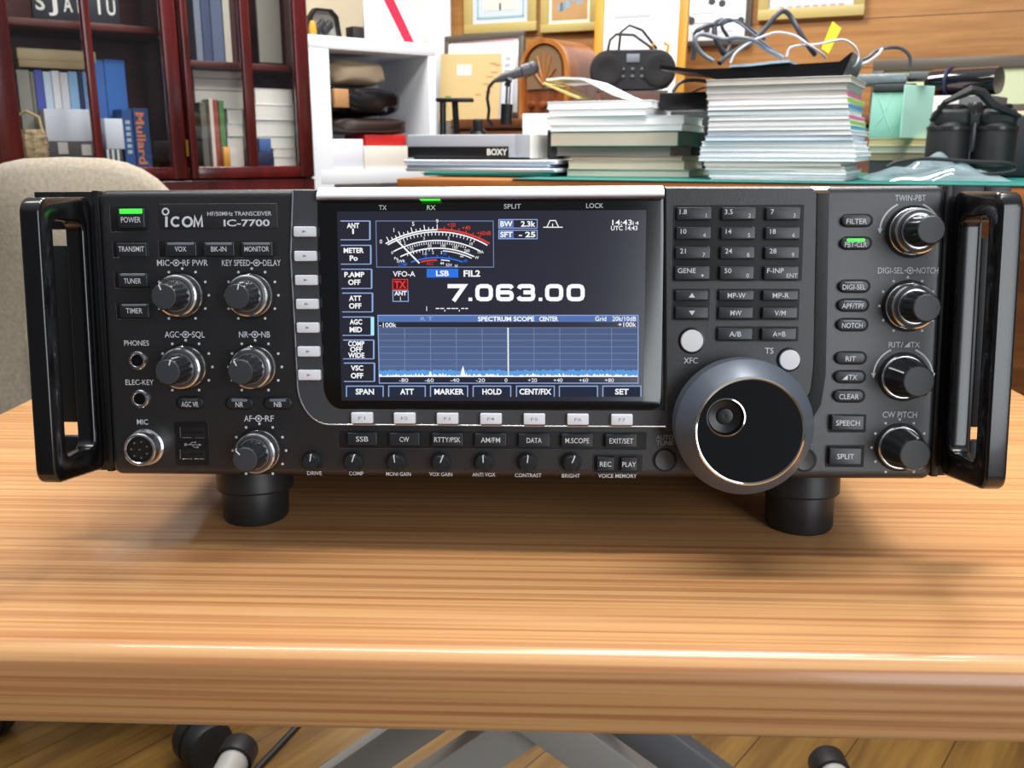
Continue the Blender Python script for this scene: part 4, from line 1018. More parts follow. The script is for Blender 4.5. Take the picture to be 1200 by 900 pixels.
# call sign board on the upper shelf
k = MB(); xl = FB.hit(38, 12, .07)[0]; xr = FB.hit(140, 12, .07)[0]; w = xr - xl
k.box(-w / 2, w / 2, 0, .02, 0, .105, C((44, 48, 58)), .002)
for s, f in (('S', .09), ('J', .23), ('A', .40), ('M', .56), ('1', .76), ('U', .90)): lettering(s, M_OFFW, k, -w / 2 + w * f, .042, .036, .022 if s != '1' else .006, -.0008, False)
tag(k.build('sign', loc=tuple(FB.w((xl + xr) / 2, .07, SHA + .0005)), rz=FB.a), 'dark sign board with big white letters on the upper bookcase shelf', 'sign')
# --- door two
ZB2 = SHB + .0005
book('folder', 'grey folder leaning first on the upper shelf of the second door', 'folder', FB, .08, .18, 228, 236, -14, 60, C((120, 132, 150)), 'folders on the upper shelf', zb=ZB2, ym=30)
book('folder', 'dark blue folder on the upper shelf of the second door', 'folder', FB, .08, .18, 236.6, 247, -14, 60, C((72, 84, 120)), 'folders on the upper shelf', zb=ZB2, ym=30)
book('folder', 'slate blue folder on the upper shelf beside the white book', 'folder', FB, .08, .18, 247.6, 261, -10, 60, C((102, 116, 146)), 'folders on the upper shelf', zb=ZB2, ym=30)
book('book', 'tall off white book on the upper shelf of the second door', 'book', FB, .08, .18, 262, 270, -20, 60, C((216, 212, 198)), 'books on the upper shelf', zb=ZB2, ym=30)
book('book', 'thin dark brown book next to the tall off white one', 'book', FB, .08, .18, 270.6, 276, -8, 60, C((78, 42, 36)), 'books on the upper shelf', zb=ZB2, ym=30)
slabpx('picture_frame', 'grey picture with black edge standing on the upper shelf of the second door', 'picture', FB, .12, .012, 299, 337, -30, 44, C((40, 36, 36)), zb=ZB2, extra=lambda k, w, d, h: k.box(-w * .45, w * .45, -.001, 0, h * .04, h * .96, C((150, 146, 136))))
# lying paper stacks, bottom shelf
def stack(F, y0, dep, rows, group, name, cat, zb, lay=True):
    z = zb
    for pl, pr, pt, c, lb, *sp in rows:
        zt = F.hit((pl + pr) / 2, pt, y0)[1]
        book(name, lb, cat, F, y0 + R.uniform(0, .006), dep, pl, pr, pt, 0, C(c), group, zb=z, zt=zt, lay=True, ym=(rows[0][2] + pt) / 2 if False else pt + 4, rz=R.uniform(-.015, .015), spine=sp[0] if sp else 'none')
        z = zt + .0004
stack(FB, .06, .2, [(321, 351, 184, (230, 230, 224), 'off white journal lowest in the right pane stack'), (320, 351, 174, (216, 214, 206), 'grey white journal second lowest in the right pane stack'), (301, 350, 160, (206, 190, 166), 'tan edged journal between the white ones in the right pane'), (300, 350, 141, (208, 220, 222), 'pale green white thick journal in the right pane stack'), (299, 349, 123, (224, 228, 234), 'clean white thick journal below the top of the right pane stack'), (298.5, 348, 104, (222, 216, 214), 'pinkish white thick journal topmost in the right pane stack')], 'journals stacked behind the right glass pane', 'journal', 'journal', ZS)
slabpx('box', 'small blue box in front of the journals of the right pane', 'box', FB, .035, .02, 304, 318, 162, 178, C((74, 108, 166)), zb=FB.hit(311, 178.5, .035)[1] + .001)
slabpx('box', 'dark navy box at the foot of the right pane journals', 'box', FB, .03, .028, 303, 321, 178.5, 192, C((34, 40, 76)), zb=ZS)
stack(FB, .12, .17, [(266, 285, 160, (78, 104, 140), 'steel blue volume at the bottom of the middle stack'), (266, 285, 145, (206, 222, 220), 'pale green white volume in the middle stack'), (266, 284.5, 128, (222, 228, 236), 'white volume in the middle stack behind the mullion'), (228, 284.5, 106, (170, 170, 162), 'grey volume below the top of the middle stack'), (227, 284, 92, (182, 164, 130), 'brown paper volume near the top of the middle stack'), (226, 284, 83, (196, 202, 220), 'pale blue grey volume topmost of the middle stack')], 'volumes stacked in the middle pane', 'book', 'book', ZS)
for pl, pr, pt, c, lb in ((236, 243, 120, (90, 92, 84), 'dark grey thin book standing under the middle stack'), (247, 251.5, 116, (214, 200, 190), 'thin off white book standing next to the red one'), (252, 257, 117, (158, 66, 50), 'thin red brown book standing under the middle stack'), (258, 264, 118, (70, 132, 74), 'thin green book right of the red brown one')):
    book('book', lb, 'book', FB, .055, .06, pl, pr, pt, 150, C(c), 'thin upright books', zb=ZS, ym=150)
slabpx('box', 'small yellow orange box on the bottom shelf beside the green book', 'box', FB, .03, .022, 262, 270, 172, 190, C((214, 152, 46)), zb=ZS)

# ------------------------------------------------------------ white cube unit and what it holds
M_WHITE = mat('white_laminate', (222, 226, 232), .4)
ux1 = FU.hit(511, 100)[0]; uz1 = FU.hit(384, 42)[1]; uzs = FU.hit(440, 198, .02)[1]
unit = empty('shelf_unit', tuple(FU.o), FU.a, 'white cube shelf unit beside the bookcase', 'shelf')
ux0 = FU.hit(361, 120)[0]; t = .04; zi = FU.hit(440, 61)[1]
k = MB(); k.box(ux0, FU.hit(388, 120)[0], 0, .34, 0, uz1, M_WHITE, .002); k.box(FU.hit(503, 120)[0], ux1, 0, .34, 0, uz1, M_WHITE, .002); k.box(ux0, ux1, -.001, .34, zi, uz1 + .0005, M_WHITE, .002); k.box(ux0, ux1, .325, .34, 0, uz1, M_WHITE); k.build('frame', unit)
k = MB(); k.box(ux0 + .03, ux1 - .02, -.0005, .325, uzs - .045, uzs, M_WHITE, .002); k.build('shelf_board', unit)
ZU = uzs + .0005
slabpx('box', 'plain white box at the left of the white cube shelf', 'box', FU, .01, .12, 390, 426, 163, 195, C((226, 228, 238)), zb=ZU)
slabpx('box', 'cream white box with stains right of the plain white box', 'box', FU, .012, .12, 427, 478, 171, 195, C((224, 218, 208)), zb=ZU)
M_TAN = mat('tan_cloth', (190, 172, 144), .8, bump=(40, .5)); M_BAGB = mat('black_vinyl', (16, 16, 20), .18, coat=.4, bump=(60, 1.0)); M_BROWN = mat('dark_brown_leather', (44, 30, 26), .4, bump=(60, .4)); M_REDC = mat('red_cloth', (196, 32, 30), .5)
def blob(name, label, cat, F, y, dep, pl, pr, pt, pb, m, zb=None, amp=.12, seed=1, zt=None, nx=28, nz=16, sq=.6):
    """crumpled soft thing: a squashed superellipsoid with folds"""
    pm = (pt + pb) / 2; xl = F.hit(pl, pm, y)[0]; xr = F.hit(pr, pm, y)[0]
    z1 = F.hit((pl + pr) / 2, pt, y)[1] if zt is None else zt; z0 = F.hit((pl + pr) / 2, pb, y)[1] if zb is None else zb
    w, h = xr - xl, z1 - z0; rr = random.Random(seed); ph = [(rr.uniform(2, 7), rr.uniform(2, 7), rr.uniform(0, 6), rr.uniform(.3, 1)) for _ in range(7)]
    b = bmesh.new(); bmesh.ops.create_uvsphere(b, u_segments=nx * 2, v_segments=nz * 2, radius=1)
    for v in b.verts:
        p = v.co.copy(); s = lambda q: math.copysign(abs(q) ** sq, q)
        d = 1 + amp * sum(c * math.sin(a * p.x + f) * math.sin(b2 * p.z + f * 1.7 + p.y * 2) for a, b2, f, c in ph) / 3
        v.co = (s(p.x) * w / 2 * d, dep / 2 + s(p.y) * dep / 2 * d, min(h, max(0, (s(p.z) * .5 * d + .5) * h)))
    k = MB(); k.bm(b, m); return tag(k.build(name, loc=tuple(F.w((xl + xr) / 2, y, z0)), rz=F.a, sharp=80), label, cat)
_z = FU.hit(455, 163, .02)[1]
slabpx('folder', 'red folder squeezed under the brown bag in the cube shelf', 'folder', FU, .03, .14, 428, 476, 157, 170, M_REDC, bev=.004, zb=FU.hit(452, 171, .012)[1] + .0006, zt=_z + .014)
zr = _z + .0145
blob('leather_case', 'dark brown leather case lying on the red folder', 'case', FU, .02, .2, 391, 482, 138, 160, M_BROWN, amp=.10, seed=3, zb=zr, sq=.45)
zr2 = FU.hit(436, 138, .02)[1]
blob('plastic_bag', 'shiny black plastic bag crumpled in the white cube shelf', 'bag', FU, .03, .2, 391, 476, 100, 140, M_BAGB, amp=.2, seed=5, zb=zr2 + .001)
zr3 = FU.hit(430, 100, .03)[1]
blob('cloth_bag', 'tan cloth bag on top of the black plastic bag', 'bag', FU, .06, .16, 393, 456, 70, 108, M_TAN, amp=.14, seed=9, zb=zr3 + .002)
slabpx('box', 'small orange brown box beside the black plastic bag', 'box', FU, .004, .02, 392, 409, 104, 127, C((176, 130, 84)), zb=FU.hit(400, 126, .012)[1])
# on top of it
ZUT = uz1 + .001
k = MB(); x_, z_ = FU.hit(381, 26, .14); s_ = (FU.hit(403, 26, .14)[0] - FU.hit(363, 26, .14)[0]) / 2
hh = FU.hit(381, 10, .14)[1] - ZUT; ol = [(-s_, 0), (s_, 0), (s_ * .8, hh * .8), (s_ * .45, hh), (-s_ * .5, hh), (-s_ * .8, hh * .75)]
il = [(x * .86, hh * .5 + (z - hh * .5) * .88) for x, z in ol]
k.prism([[(x, y, z) for x, z in q] for q, y in ((ol, 0), (ol, .03), (il, .03), (il, .0), (ol, .0))], M_BLK, False, False, False); k.prism([[(x, y, z) for x, z in il] for y in (.02, .026)], C((150, 146, 138)), smooth=False)
for i in range(6): k.sphere((-.25 * s_ + .1 * s_ * i * 1.4 - .2 * s_, .0, hh * (.35 + .08 * (i % 3))), .012, .01, .016, C((30, 30, 32)))
k.sphere((-s_ * .75, 0, hh * .3), .014, .01, .03, C((206, 150, 50)))
tag(k.build('display_frame', loc=tuple(FU.w(x_, .14, ZUT)), rz=FU.a), 'black framed ornament with angled top standing on the white cube unit', 'ornament')
slabpx('box', 'small black cube box beside the white poster on the cube unit', 'box', FU, .1, .05, 414, 427, 31, 43, C((26, 24, 26)), zb=ZUT)
def redstripe(k, w, d, h):
    k.add([(-w * .40, -.0008, h), (-w * .22, -.0008, h), (w * .30, -.0008, h * .0 + .002), (w * .14, -.0008, .002)], [[0, 1, 2, 3]], C((186, 34, 66)), False)
    for i in range(4): k.sphere((w * (.1 + .09 * i), -.0004, h * (.75 - .1 * (i % 2))), .02, .0006, .016, C((196, 206, 200)))
slabpx('poster_board', 'white poster board with a diagonal red stripe on the cube unit', 'poster', FU, .12, .012, 427, 501, -30, 48, C((228, 230, 228)), zb=ZUT, extra=redstripe, ym=20)
FC = Fr(tuple(at(499, 60, 3.66)[:2]), 20)
xr = FC.hit(529, 60)[0]; k = MB(); k.box(0, xr, 0, .09, 0, 1.75, M_WHITE, .003); k.box(.01, xr - .008, -.012, 0, .04, 1.74, M_WHITE, .004); tag(k.build('tall_cabinet', loc=tuple(FC.o), rz=FC.a), 'tall narrow white cabinet in the corner right of the cube unit', 'cabinet')
# ------------------------------------------------------------ desk at the back with a green mat
M_DESK = wood('desk_wood', (188, 118, 54), (150, 84, 32), (2, 24, 24), .4, .2)
M_MAT = mat('green_mat', (14, 112, 104), .5)
dx0 = FD.hit(464, 206)[0]; dx1 = 1.45; DD = .85
desk = empty('desk', tuple(FD.o), FD.a, 'orange brown wooden desk behind the radio under the paper stacks', 'desk')
k = MB(); k.box(dx0, dx1, 0, DD, DESK - .03, DESK, M_DESK, .004); k.build('desk_top', desk)
for xx in (dx0 + .04, dx1 - .04):
    for yy in (.08, DD - .08):
        k = MB(); k.box(xx - .025, xx + .025, yy - .025, yy + .025, 0, DESK - .03, M_DESK, .004); k.build('leg', desk)
k = MB(); k.box(dx0 + .02, dx1 - .02, DD - .05, DD - .03, .25, DESK - .03, M_DESK); k.build('back_panel', desk)
mx0 = FD.hit(600, 207)[0]
k = MB(); k.box(0, dx1 - .02 - mx0, 0, DD - .1, 0, .002, M_MAT, .0008); tag(k.build('desk_mat', loc=tuple(FD.w(mx0, -.002, DESK + .0003)), rz=FD.a), 'teal green mat covering the desk top', 'mat')
ZD = DESK + .0026

# low cabinet along the back wall
FS = Fr(tuple(FW.w(0, -.62, 0)[:2]), -24)
SB = .90
sx0 = FS.hit(528, 160)[0]; k = MB(); M_SIDE = wood('sideboard_wood', (120, 72, 40), (84, 46, 24), (2, 20, 20), .45)
side = empty('low_cabinet', tuple(FS.o), FS.a, 'low dark wood cabinet along the plank wall behind the desk', 'cabinet')
k.box(sx0, 2.2, 0, .6, SB - .03, SB, M_SIDE, .003); k.box(sx0 + .01, 2.19, .012, .59, 0, SB - .03, M_SIDE, .003); k.build('cabinet_body', side)
for i in range(5):
    k = MB(); w = (2.18 - sx0 - .02) / 5; k.box(sx0 + .015 + i * w, sx0 + .008 + (i + 1) * w, -.004, .012, .06, SB - .04, M_SIDE, .003); o = k.build('door', side)
    k = MB(); k.box(sx0 + (i + .85) * w, sx0 + (i + .88) * w, -.02, -.004, .5, .6, M_SIL, .003); k.build('handle', o)
ZS2 = SB + .0006
# framed things on the wall
def framed(name, label, F, y, pl, pr, pt, pb, fm, inner, mw=.02, mat_=None, mwd=.0, zb=None, extra=None, lean=0., th=.022, roll=0., ym=None, cat='picture'):
    pm = ym if ym is not None else max(3, (max(pt, 0) + pb) / 2); xl = F.hit(pl, pm, y)[0]; xr = F.hit(pr, pm, y)[0]; z1 = F.hit((pl + pr) / 2, pt, y)[1]; z0 = F.hit((pl + pr) / 2, pb, y)[1] if zb is None else zb
    w, h = xr - xl, z1 - z0; e = empty(name, tuple(F.w((xl + xr) / 2, y, z0)), F.a, label, cat); e.rotation_euler = (-lean, roll, F.a); e.rotation_mode = 'XYZ'
    k = MB()
    for a in ((-w / 2, w / 2, 0, mw), (-w / 2, w / 2, h - mw, h), (-w / 2, -w / 2 + mw, mw * .9, h - mw * .9), (w / 2 - mw, w / 2, mw * .9, h - mw * .9)): k.box(a[0], a[1], 0, th, a[2], a[3], fm, .003)
    k.box(-w / 2 + .002, w / 2 - .002, th - .005, th, .002, h - .002, fm)
    k.build('frame', e)
    k = MB(); k.box(-w / 2 + mw, w / 2 - mw, th * .5, th * .5 + .003, mw, h - mw, mat_ or inner)
    if mwd: k.box(-w / 2 + mw + mwd, w / 2 - mw - mwd, th * .5 - .001, th * .5, mw + mwd, h - mw - mwd, inner)
    if extra: extra(k, w, h, th * .5 - .0016)
    k.build('picture_sheet', e); return e
M_GOLD = mat('pale_gold_frame', (196, 176, 110), .4); M_DFR = mat('dark_grey_frame', (88, 80, 70), .4); M_YW = wood('yellow_pine', (214, 160, 66), (188, 128, 44), (20, 20, 2), .4); M_LBL = mat('pale_blue_paper', (206, 214, 230), .7); M_CREAM = mat('cream_paper', (226, 224, 210), .8); M_MAP = mat('tan_map_paper', (190, 150, 100), .8, speck=(14, .2)); M_WPAP = mat('white_paper', (246, 246, 248), .75)
def cert(k, w, h, y):
    for i in range(9): k.box(-w * .22, w * .22, y, y + .0003, h * (.40 + .05 * i), h * (.412 + .05 * i), C((170, 170, 165)))
    for z in (.16, .9): k.box(-w * .32, w * .32, y, y + .0004, h * z, h * (z + .025), C((150, 190, 190)))
    for x in (-.32, .305): k.box(w * x, w * (x + .02), y, y + .0004, h * .16, h * .92, C((150, 190, 190)))
    k.box(-w * .012, w * .012, y, y + .0004, h * .25, h * .33, C((70, 70, 90)))
framed('certificate', 'certificate in pale gold frame hanging nearest the corner', FW, -.026, 543, 628, -70, 38, M_GOLD, M_CREAM, .035, M_LBL, .045, extra=cert)
def mapx(k, w, h, y):
    rr = random.Random(4)
    for i in range(7): k.box((x := rr.uniform(-.3, .25) * w), x + w * .1, y, y + .0003, (z := rr.uniform(.2, .8) * h), z + h * .1, C((150, 170, 180)))
framed('framed_map', 'tan map in pale frame hanging right of the certificate', FW, -.026, 633, 700, -60, 37, M_GOLD, M_MAP, .03, M_CREAM, .012, extra=mapx)
framed('certificate', 'white sheet in pale gold frame hanging above the cable bundle', FW, -.026, 888, 1013, -70, 21, M_GOLD, M_WPAP, .035, M_LBL, .01, extra=lambda k, w, h, y: [k.box(-w * .3 + i * w * .08, -w * .25 + i * w * .08, y, y + .0003, h * .14, h * .17, C((190, 130, 130))) for i in range(8)])
def chart(k, w, h, y):
    rr = random.Random(8)
    for i in range(16): k.sphere((rr.uniform(-.36, .36) * w, y, rr.uniform(.1, .85) * h), .012, .0005, .012, C((60, 64, 70)), u=8, v=6)
    for i in range(6): k.box(-w * .3, w * rr.uniform(0, .3), y, y + .0003, h * (.15 + .1 * i), h * (.155 + .1 * i), C((140, 144, 150)))
framed('framed_chart', 'white chart with dark marks in a dark frame behind the cables', FW, -.026, 792, 880, -60, 54, M_DFR, M_WPAP, .02, extra=chart)
# leaning things on the low cabinet
fe = framed('picture_frame', 'dark edged frame with white mount leaning in the corner behind the envelope', FS, .30, 519, 612, 37, 150, M_DFR, M_WPAP, .02, zb=ZS2 + .008, lean=.10, roll=math.radians(-1.5), extra=lambda k, w, h, y: k.box(-w * .4, w * .38, y, y + .0004, h * .80, h * .92, C((224, 186, 190))))
def lean_sheet(name, label, cat, F, y, pl, pr, pt, pb, m, lean, zb, extra=None, roll=0., th=.003):
    pm = (pt + pb) / 2; xl = F.hit(pl, pm, y)[0]; xr = F.hit(pr, pm, y)[0]; z1 = F.hit((pl + pr) / 2, pt, y)[1]; w = xr - xl; h = z1 - zb
    k = MB(); k.box(-w / 2, w / 2, 0, th, 0, h, m, .0008, 1)
    if extra: extra(k, w, h)
    o = k.build(name, loc=tuple(F.w((xl + xr) / 2, y, zb))); o.rotation_euler = (-lean, roll, F.a); return tag(o, label, cat)
lean_sheet('paper_sheet', 'white sheet with small print leaning behind the tan envelope', 'paper', FS, .275, 521, 599, 50, 150, M_WPAP, .09, ZS2, lambda k, w, h: [k.box(w * .36, w * .44, -.0006, 0, h * (.3 + .08 * i), h * (.35 + .08 * i), C((170, 176, 190))) for i in range(7)], math.radians(1.5))
def env(k, w, h):
    k.box(-w * .22, w * .02, -.0006, 0, h * .68, h * .84, C((224, 222, 210)))
    rr = random.Random(2)
    for i in range(9): x = rr.uniform(.08, .4); z = rr.uniform(.35, .85); k.box(w * x, w * (x + .1), -.0006, 0, h * z, h * (z + .015), C((190, 120, 86)))
    k.box(-w * .4, -w * .3, -.0006, 0, h * .30, h * .38, C((130, 160, 80)))
lean_sheet('envelope', 'large tan envelope with a white label leaning against the frame', 'envelope', FS, .25, 513, 584, 62, 152, mat('manila_paper', (206, 182, 130), .8), .08, ZS2, env, math.radians(1.5))
lean_sheet('paper_sheet', 'narrow pale printed sheet leaning right of the tan envelope', 'paper', FS, .262, 574, 600, 95, 152, M_LBL, .085, ZS2)
# arched wooden cathedral radio
M_RW = wood('radio_walnut', (150, 84, 36), (98, 46, 18), (14, 14, 3), .3, .4); M_RG = mat('grille_cloth', (122, 96, 66), .9, speck=(300, .3)); M_RL = wood('radio_light_wood', (190, 124, 60), (150, 86, 34), (12, 12, 3), .3, .3)
px0, pz0 = FS.hit(645, 90, .12); xl = FS.hit(606, 100, .12)[0]; xr = FS.hit(672, 100, .12)[0]; rw = (xr - xl) / 2; top = FS.hit(640, 45, .12)[1] - ZS2
vr = empty('vintage_radio', tuple(FS.w((xl + xr) / 2, .12, ZS2)), FS.a - .25, 'small arched wooden vintage radio with sunburst grille on the low cabinet', 'radio')
def arch(w, h, y, n=20): return [(w, y, 0)] + [(w * math.cos(math.pi * i / n), y, (h - w * 1.1) + w * 1.1 * math.sin(math.pi * i / n) ** .9) for i in range(n + 1)] + [(-w, y, 0)]
k = MB(); k.prism([arch(rw, top, 0), arch(rw, top, .17)], M_RW); k.build('case', vr)
k = MB(); k.prism([arch(rw, top, -.012), arch(rw, top, .0), arch(rw * .86, top * .94, .0), arch(rw * .86, top * .94, -.012), arch(rw, top, -.012)], M_RL, False, False); k.build('front_rim', vr)
k = MB(); k.prism([[(x, y, z + top * .38) for x, y, z in arch(rw * .70, top * .54, yy)] for yy in (-.006, -.001)], M_RG); gr = k.build('grille', vr)
for i in range(5):
    a = math.radians(30 + 30 * i); k = MB(); k.tube([(0, -.008, top * .42), (rw * .55 * math.cos(a), -.008, top * .42 + top * .42 * math.sin(a))], .0035, M_RL, 8); k.build('grille_rib', gr)
for x in (-.5, 0, .5):
    k = MB(); k.lathe([(.012, 0), (.011, .016), (.008, .018)], M_RW, 16, Matrix.Translation((x * rw, -.001, top * .18)) @ Matrix.Rotation(math.pi / 2, 4, 'X')); k.build('knob', vr)
# white board in a yellow pine frame
framed('whiteboard', 'white board in a yellow pine frame standing behind the portable player', FS, .33, 694, 803, -60, 105, M_YW, M_WPAP, .03, zb=ZS2, lean=.06, extra=lambda k, w, h, y: k.box(-w * .3, w * .1, y, y + .0003, h * .62, h * .64, C((180, 184, 190))))
# portable player on a dark box
M_BOOM = mat('player_black', (26, 27, 31), .4); M_BOOMG = mat('player_grille', (16, 16, 18), .7, bump=(900, .6))
FP = Fr(tuple(at(741, 90, 3.0)[:2]), -6)
slabpx('box', 'dark brown box under the portable player', 'box', FP, -.02, .16, 703, 782, 107, 130, C((84, 52, 40)), zb=ZS2)
zp = FP.hit(741, 107, -.02)[1] + .0006
xl = FP.hit(691, 85)[0]; xr = FP.hit(792, 85)[0]; w = xr - xl; h = FP.hit(741, 58)[1] - zp
pl = empty('portable_player', tuple(FP.w((xl + xr) / 2, -.0, zp)), FP.a, 'black portable disc player with two round speakers and wire handle', 'radio')
def pod(sc_, y): return [(x * sc_, y, h / 2 + (z - h / 2) * sc_) for x, z in rrect(-w / 2, w / 2, 0, h, h * .48, 8)]
k = MB(); k.prism([pod(.90, -.02), pod(.97, -.012), pod(1, 0), pod(1, .07), pod(.94, .10)], M_BOOM); k.build('case', pl)
for s in (-1, 1):
    k = MB(); M = Matrix.Translation((s * w * .30, -.021, h * .5)) @ Matrix.Rotation(math.pi / 2, 4, 'X'); k.lathe([(h * .40, -.004), (h * .40, .003), (h * .36, .005), (h * .2, .001), (.001, .0)], M_BOOMG, 40, M); k.build('speaker', pl)
k = MB(); k.box(-w * .075, w * .075, -.024, -.019, h * .68, h * .88, C((120, 126, 138)), .001); k.build('display', pl)
for i in range(6): k = MB(); k.sphere((w * (-.11 + .11 * (i % 3)), -.021, h * (.34 + .17 * (i // 3))), .007, .004, .006, C((74, 78, 86)), u=12, v=8); k.build('button', pl)
k = MB(); k.tube([(-w * .30, .02, h * .95), (-w * .27, .02, h * 1.25), (-w * .2, .02, h * 1.38), (0, .02, h * 1.36), (w * .18, .02, h * 1.1), (w * .25, .02, h * .98)], .0045, M_BOOM, 8); k.tube([(-w * .17, .05, h * .95), (-w * .15, .05, h * 1.45), (-w * .05, .05, h * 1.62), (w * .1, .05, h * 1.5), (w * .28, .05, h * 1.05)], .0045, M_BOOM, 8); k.build('carry_handle', pl)
k = MB(); k.box(-w * .42, w * .42, -.012, .08, -.0004, .006, M_SIL, .002); k.build('foot_strip', pl)
k = MB(); px_, pz_ = FP.hit(778, 58, .06)
for a, c in (((759, 60), (765, 50)), ((781, 62), (778, 50))):
    A = FP.hit(*a, .05); B = FP.hit(*c, .05); k.tube([FP.w(A[0], .05, A[1] - .005), FP.w((A[0] + B[0]) / 2 + .01, .05, (A[1] + B[1]) / 2 + .006), FP.w(B[0], .05, B[1])], .005, C((236, 150, 40)), 8)
tag(k.build('cord'), 'short orange cord ends poking up behind the portable player', 'cord')

# ---- things on the desk -------------------------------------------------
# silver front box BOXY on loose papers
FX = Fr(tuple(at(540, 170, 1.98)[:2]), -20)
def paper_pile(name, label, F, y, dep, pl, pr, pt, pb, n, zb, cols, group=None, amp=.004):
    z0 = zb; z1 = F.hit((pl + pr) / 2, pt, y)[1]; xl = F.hit(pl, (pt + pb) / 2, y)[0]; xr = F.hit(pr, (pt + pb) / 2, y)[0]
    return z0, z1, xl, xr
zb = ZD
top = FX.hit(540, 187, 0)[1]
rows = [(497, 644, C((40, 150, 140)), 'teal folder lowest under the silver box'), (474, 652, C((222, 226, 232)), 'white papers above the teal folder under the silver box'), (476, 642, C((168, 186, 206)), 'blue grey folder under the silver box'), (472, 650, C((232, 236, 240)), 'white paper sheaf directly under the silver box')]
mz0 = ZD
for i, (a, c, m, lb) in enumerate(rows):
    z1 = mz0 + (top - ZD) / 4 - .0005
    xl = FX.hit(a, 196, -.03)[0]; xr = FX.hit(c, 196, -.03)[0]; k = MB(); k.box(-(xr - xl) / 2, (xr - xl) / 2, 0, .24, 0, z1 - mz0, m, .0012, 1)
    for q in range(3): k.box(-(xr - xl) / 2 - .002 * q, (xr - xl) / 2 - .003 * q, -.002 - .001 * q, .2, (z1 - mz0) * (.2 + .25 * q), (z1 - mz0) * (.32 + .25 * q), m)
    tag(k.build('paper_pile', loc=tuple(FX.w((xl + xr) / 2, -.03 + .004 * i, mz0)), rz=FX.a + R.uniform(-.03, .03)), lb, 'papers', 'papers under the silver box'); mz0 = z1 + .0005
xl = FX.hit(477, 170)[0]; xr = FX.hit(604, 170)[0]; zt = FX.hit(540, 158)[1]; w = xr - xl; h = zt - mz0
bxy = empty('equipment_box', tuple(FX.w((xl + xr) / 2, 0, mz0 + .0005)), FX.a, 'flat silver equipment box with a black strip and white lettering', 'electronics')
M_SLV = mat('dull_silver', (150, 154, 160), .35, metal=.6); M_LG = mat('silver_paint', (168, 174, 184), .5)
k = MB(); k.box(-w / 2, w / 2, 0, .22, .004, h, M_LG, .003); k.build('case', bxy)
k = MB(); k.box(-w / 2 + .002, w * .44, -.002, .002, .003, h * .52, M_BLK, .001); lettering('BOXY', M_OFFW, k, w * .34, h * .30, h * .24, w * .18, -.0024, False); k.build('front_strip', bxy, label='black strip with white lettering')
k = MB(); k.box(w / 2 - .001, w / 2 + .03, .0, .20, .004, h, M_LG, .002); k.box(w / 2 + .03, w / 2 + .034, -.001, .20, .002, h, C((226, 226, 220)), .001); k.build('end_plate', bxy)
k = MB(); k.box(-w / 2 + .01, w / 2 - .01, .01, .2, -.0003, .004, M_BLK); k.build('foot_strip', bxy)
slabpx('electronics_box', 'black box between the silver box and the middle paper stack', 'box', FX, .05, .10, 641, 654, 152, 186, M_BLK, zb=mz0 + .0006, bev=.003)
slabpx('paper_block', 'white paper block lying behind the silver box', 'papers', FX, .24, .1, 612, 655, 133, 160, M_WPAP, zb=ZD, bev=.002)
# microphone on a short stand, and a small black stand
M_MICB = mat('mic_grey', (62, 62, 66), .4); k = MB()
mp = lambda px, py, d: at(px, py, d)
ms = mp(594, 150, 2.32); ms.z = ZD
mic_ = empty('desk_microphone', tuple(ms), 0, 'grey microphone on a chrome desk stand in front of the envelope', 'microphone')
q = lambda px, py, d=2.32: mp(px, py, d) - ms
k = MB(); k.lathe([(.05, 0), (.05, .008), (.04, .02), (.02, .05), (.012, .06)], M_BLK, 28); k.build('stand_base', mic_)
k = MB(); k.tube([q(594, 140), q(596, 95)], .006, M_SIL, 12); k.tube([q(593, 146), q(594, 122)], .014, M_BLK, 12); k.build('stand_pole', mic_, label='chrome pole')
k = MB(); k.tube([q(579, 95), q(590, 91), q(599, 88), q(611, 84), q(612, 83.8), q(625, 79.5)], .01, M_MICB, 16, rs=[.004, .010, .011, .012, .017, .015]); k.sphere(tuple(q(624, 79.5)), .016, .016, .016, M_MICB); k.tube([q(594, 94), q(599, 97)], .013, M_BLK, 10); k.build('microphone_body', mic_)
k = MB(); k.tube([q(579, 95), q(573, 102), q(571, 115), q(573, 128), q(572, 140), q(578, 147)], .004, M_BLK, 8); k.build('microphone_cord', mic_)
ss = mp(535, 152, 2.45); ss.z = ZD; q2 = lambda px, py, d=2.45: mp(px, py, d) - ss
st = empty('accessory_stand', tuple(ss), 0, 'small black stand with flat top bar behind the silver box', 'stand')
k = MB(); k.box(q2(511, 118).x, q2(555, 118).x, -.02, .02, q2(535, 119.5).z, q2(535, 115).z, M_BLK, .003); k.build('top_bar', st)
for a, c in ((519, 518), (533, 537)): k = MB(); k.tube([q2(a, 119), Vector((q2(c, 150).x, 0, 0))], .008, M_BLK, 10); k.build('post', st)
k = MB(); k.box(q2(510, 150).x, q2(556, 150).x, -.04, .04, 0, .012, M_BLK, .004); k.build('base', st)
k = MB(); p = mp(560, 140, 2.4); p.z = 0; k.sphere((0, 0, .055), .03, .03, .055, M_BLK); k.box(-.012, .012, -.02, .02, .09, .125, M_BLK, .005); tag(k.build('hand_microphone', loc=(p.x, p.y, ZD)), 'lumpy black hand microphone beside the small black stand', 'microphone')
k = MB(); k.sphere((0, 0, .03), .042, .03, .03, C((224, 190, 206))); p = mp(566, 150, 2.25); tag(k.build('cloth_ball', loc=(p.x, p.y, ZD)), 'small pink and white cloth bundle below the microphone', 'cloth')

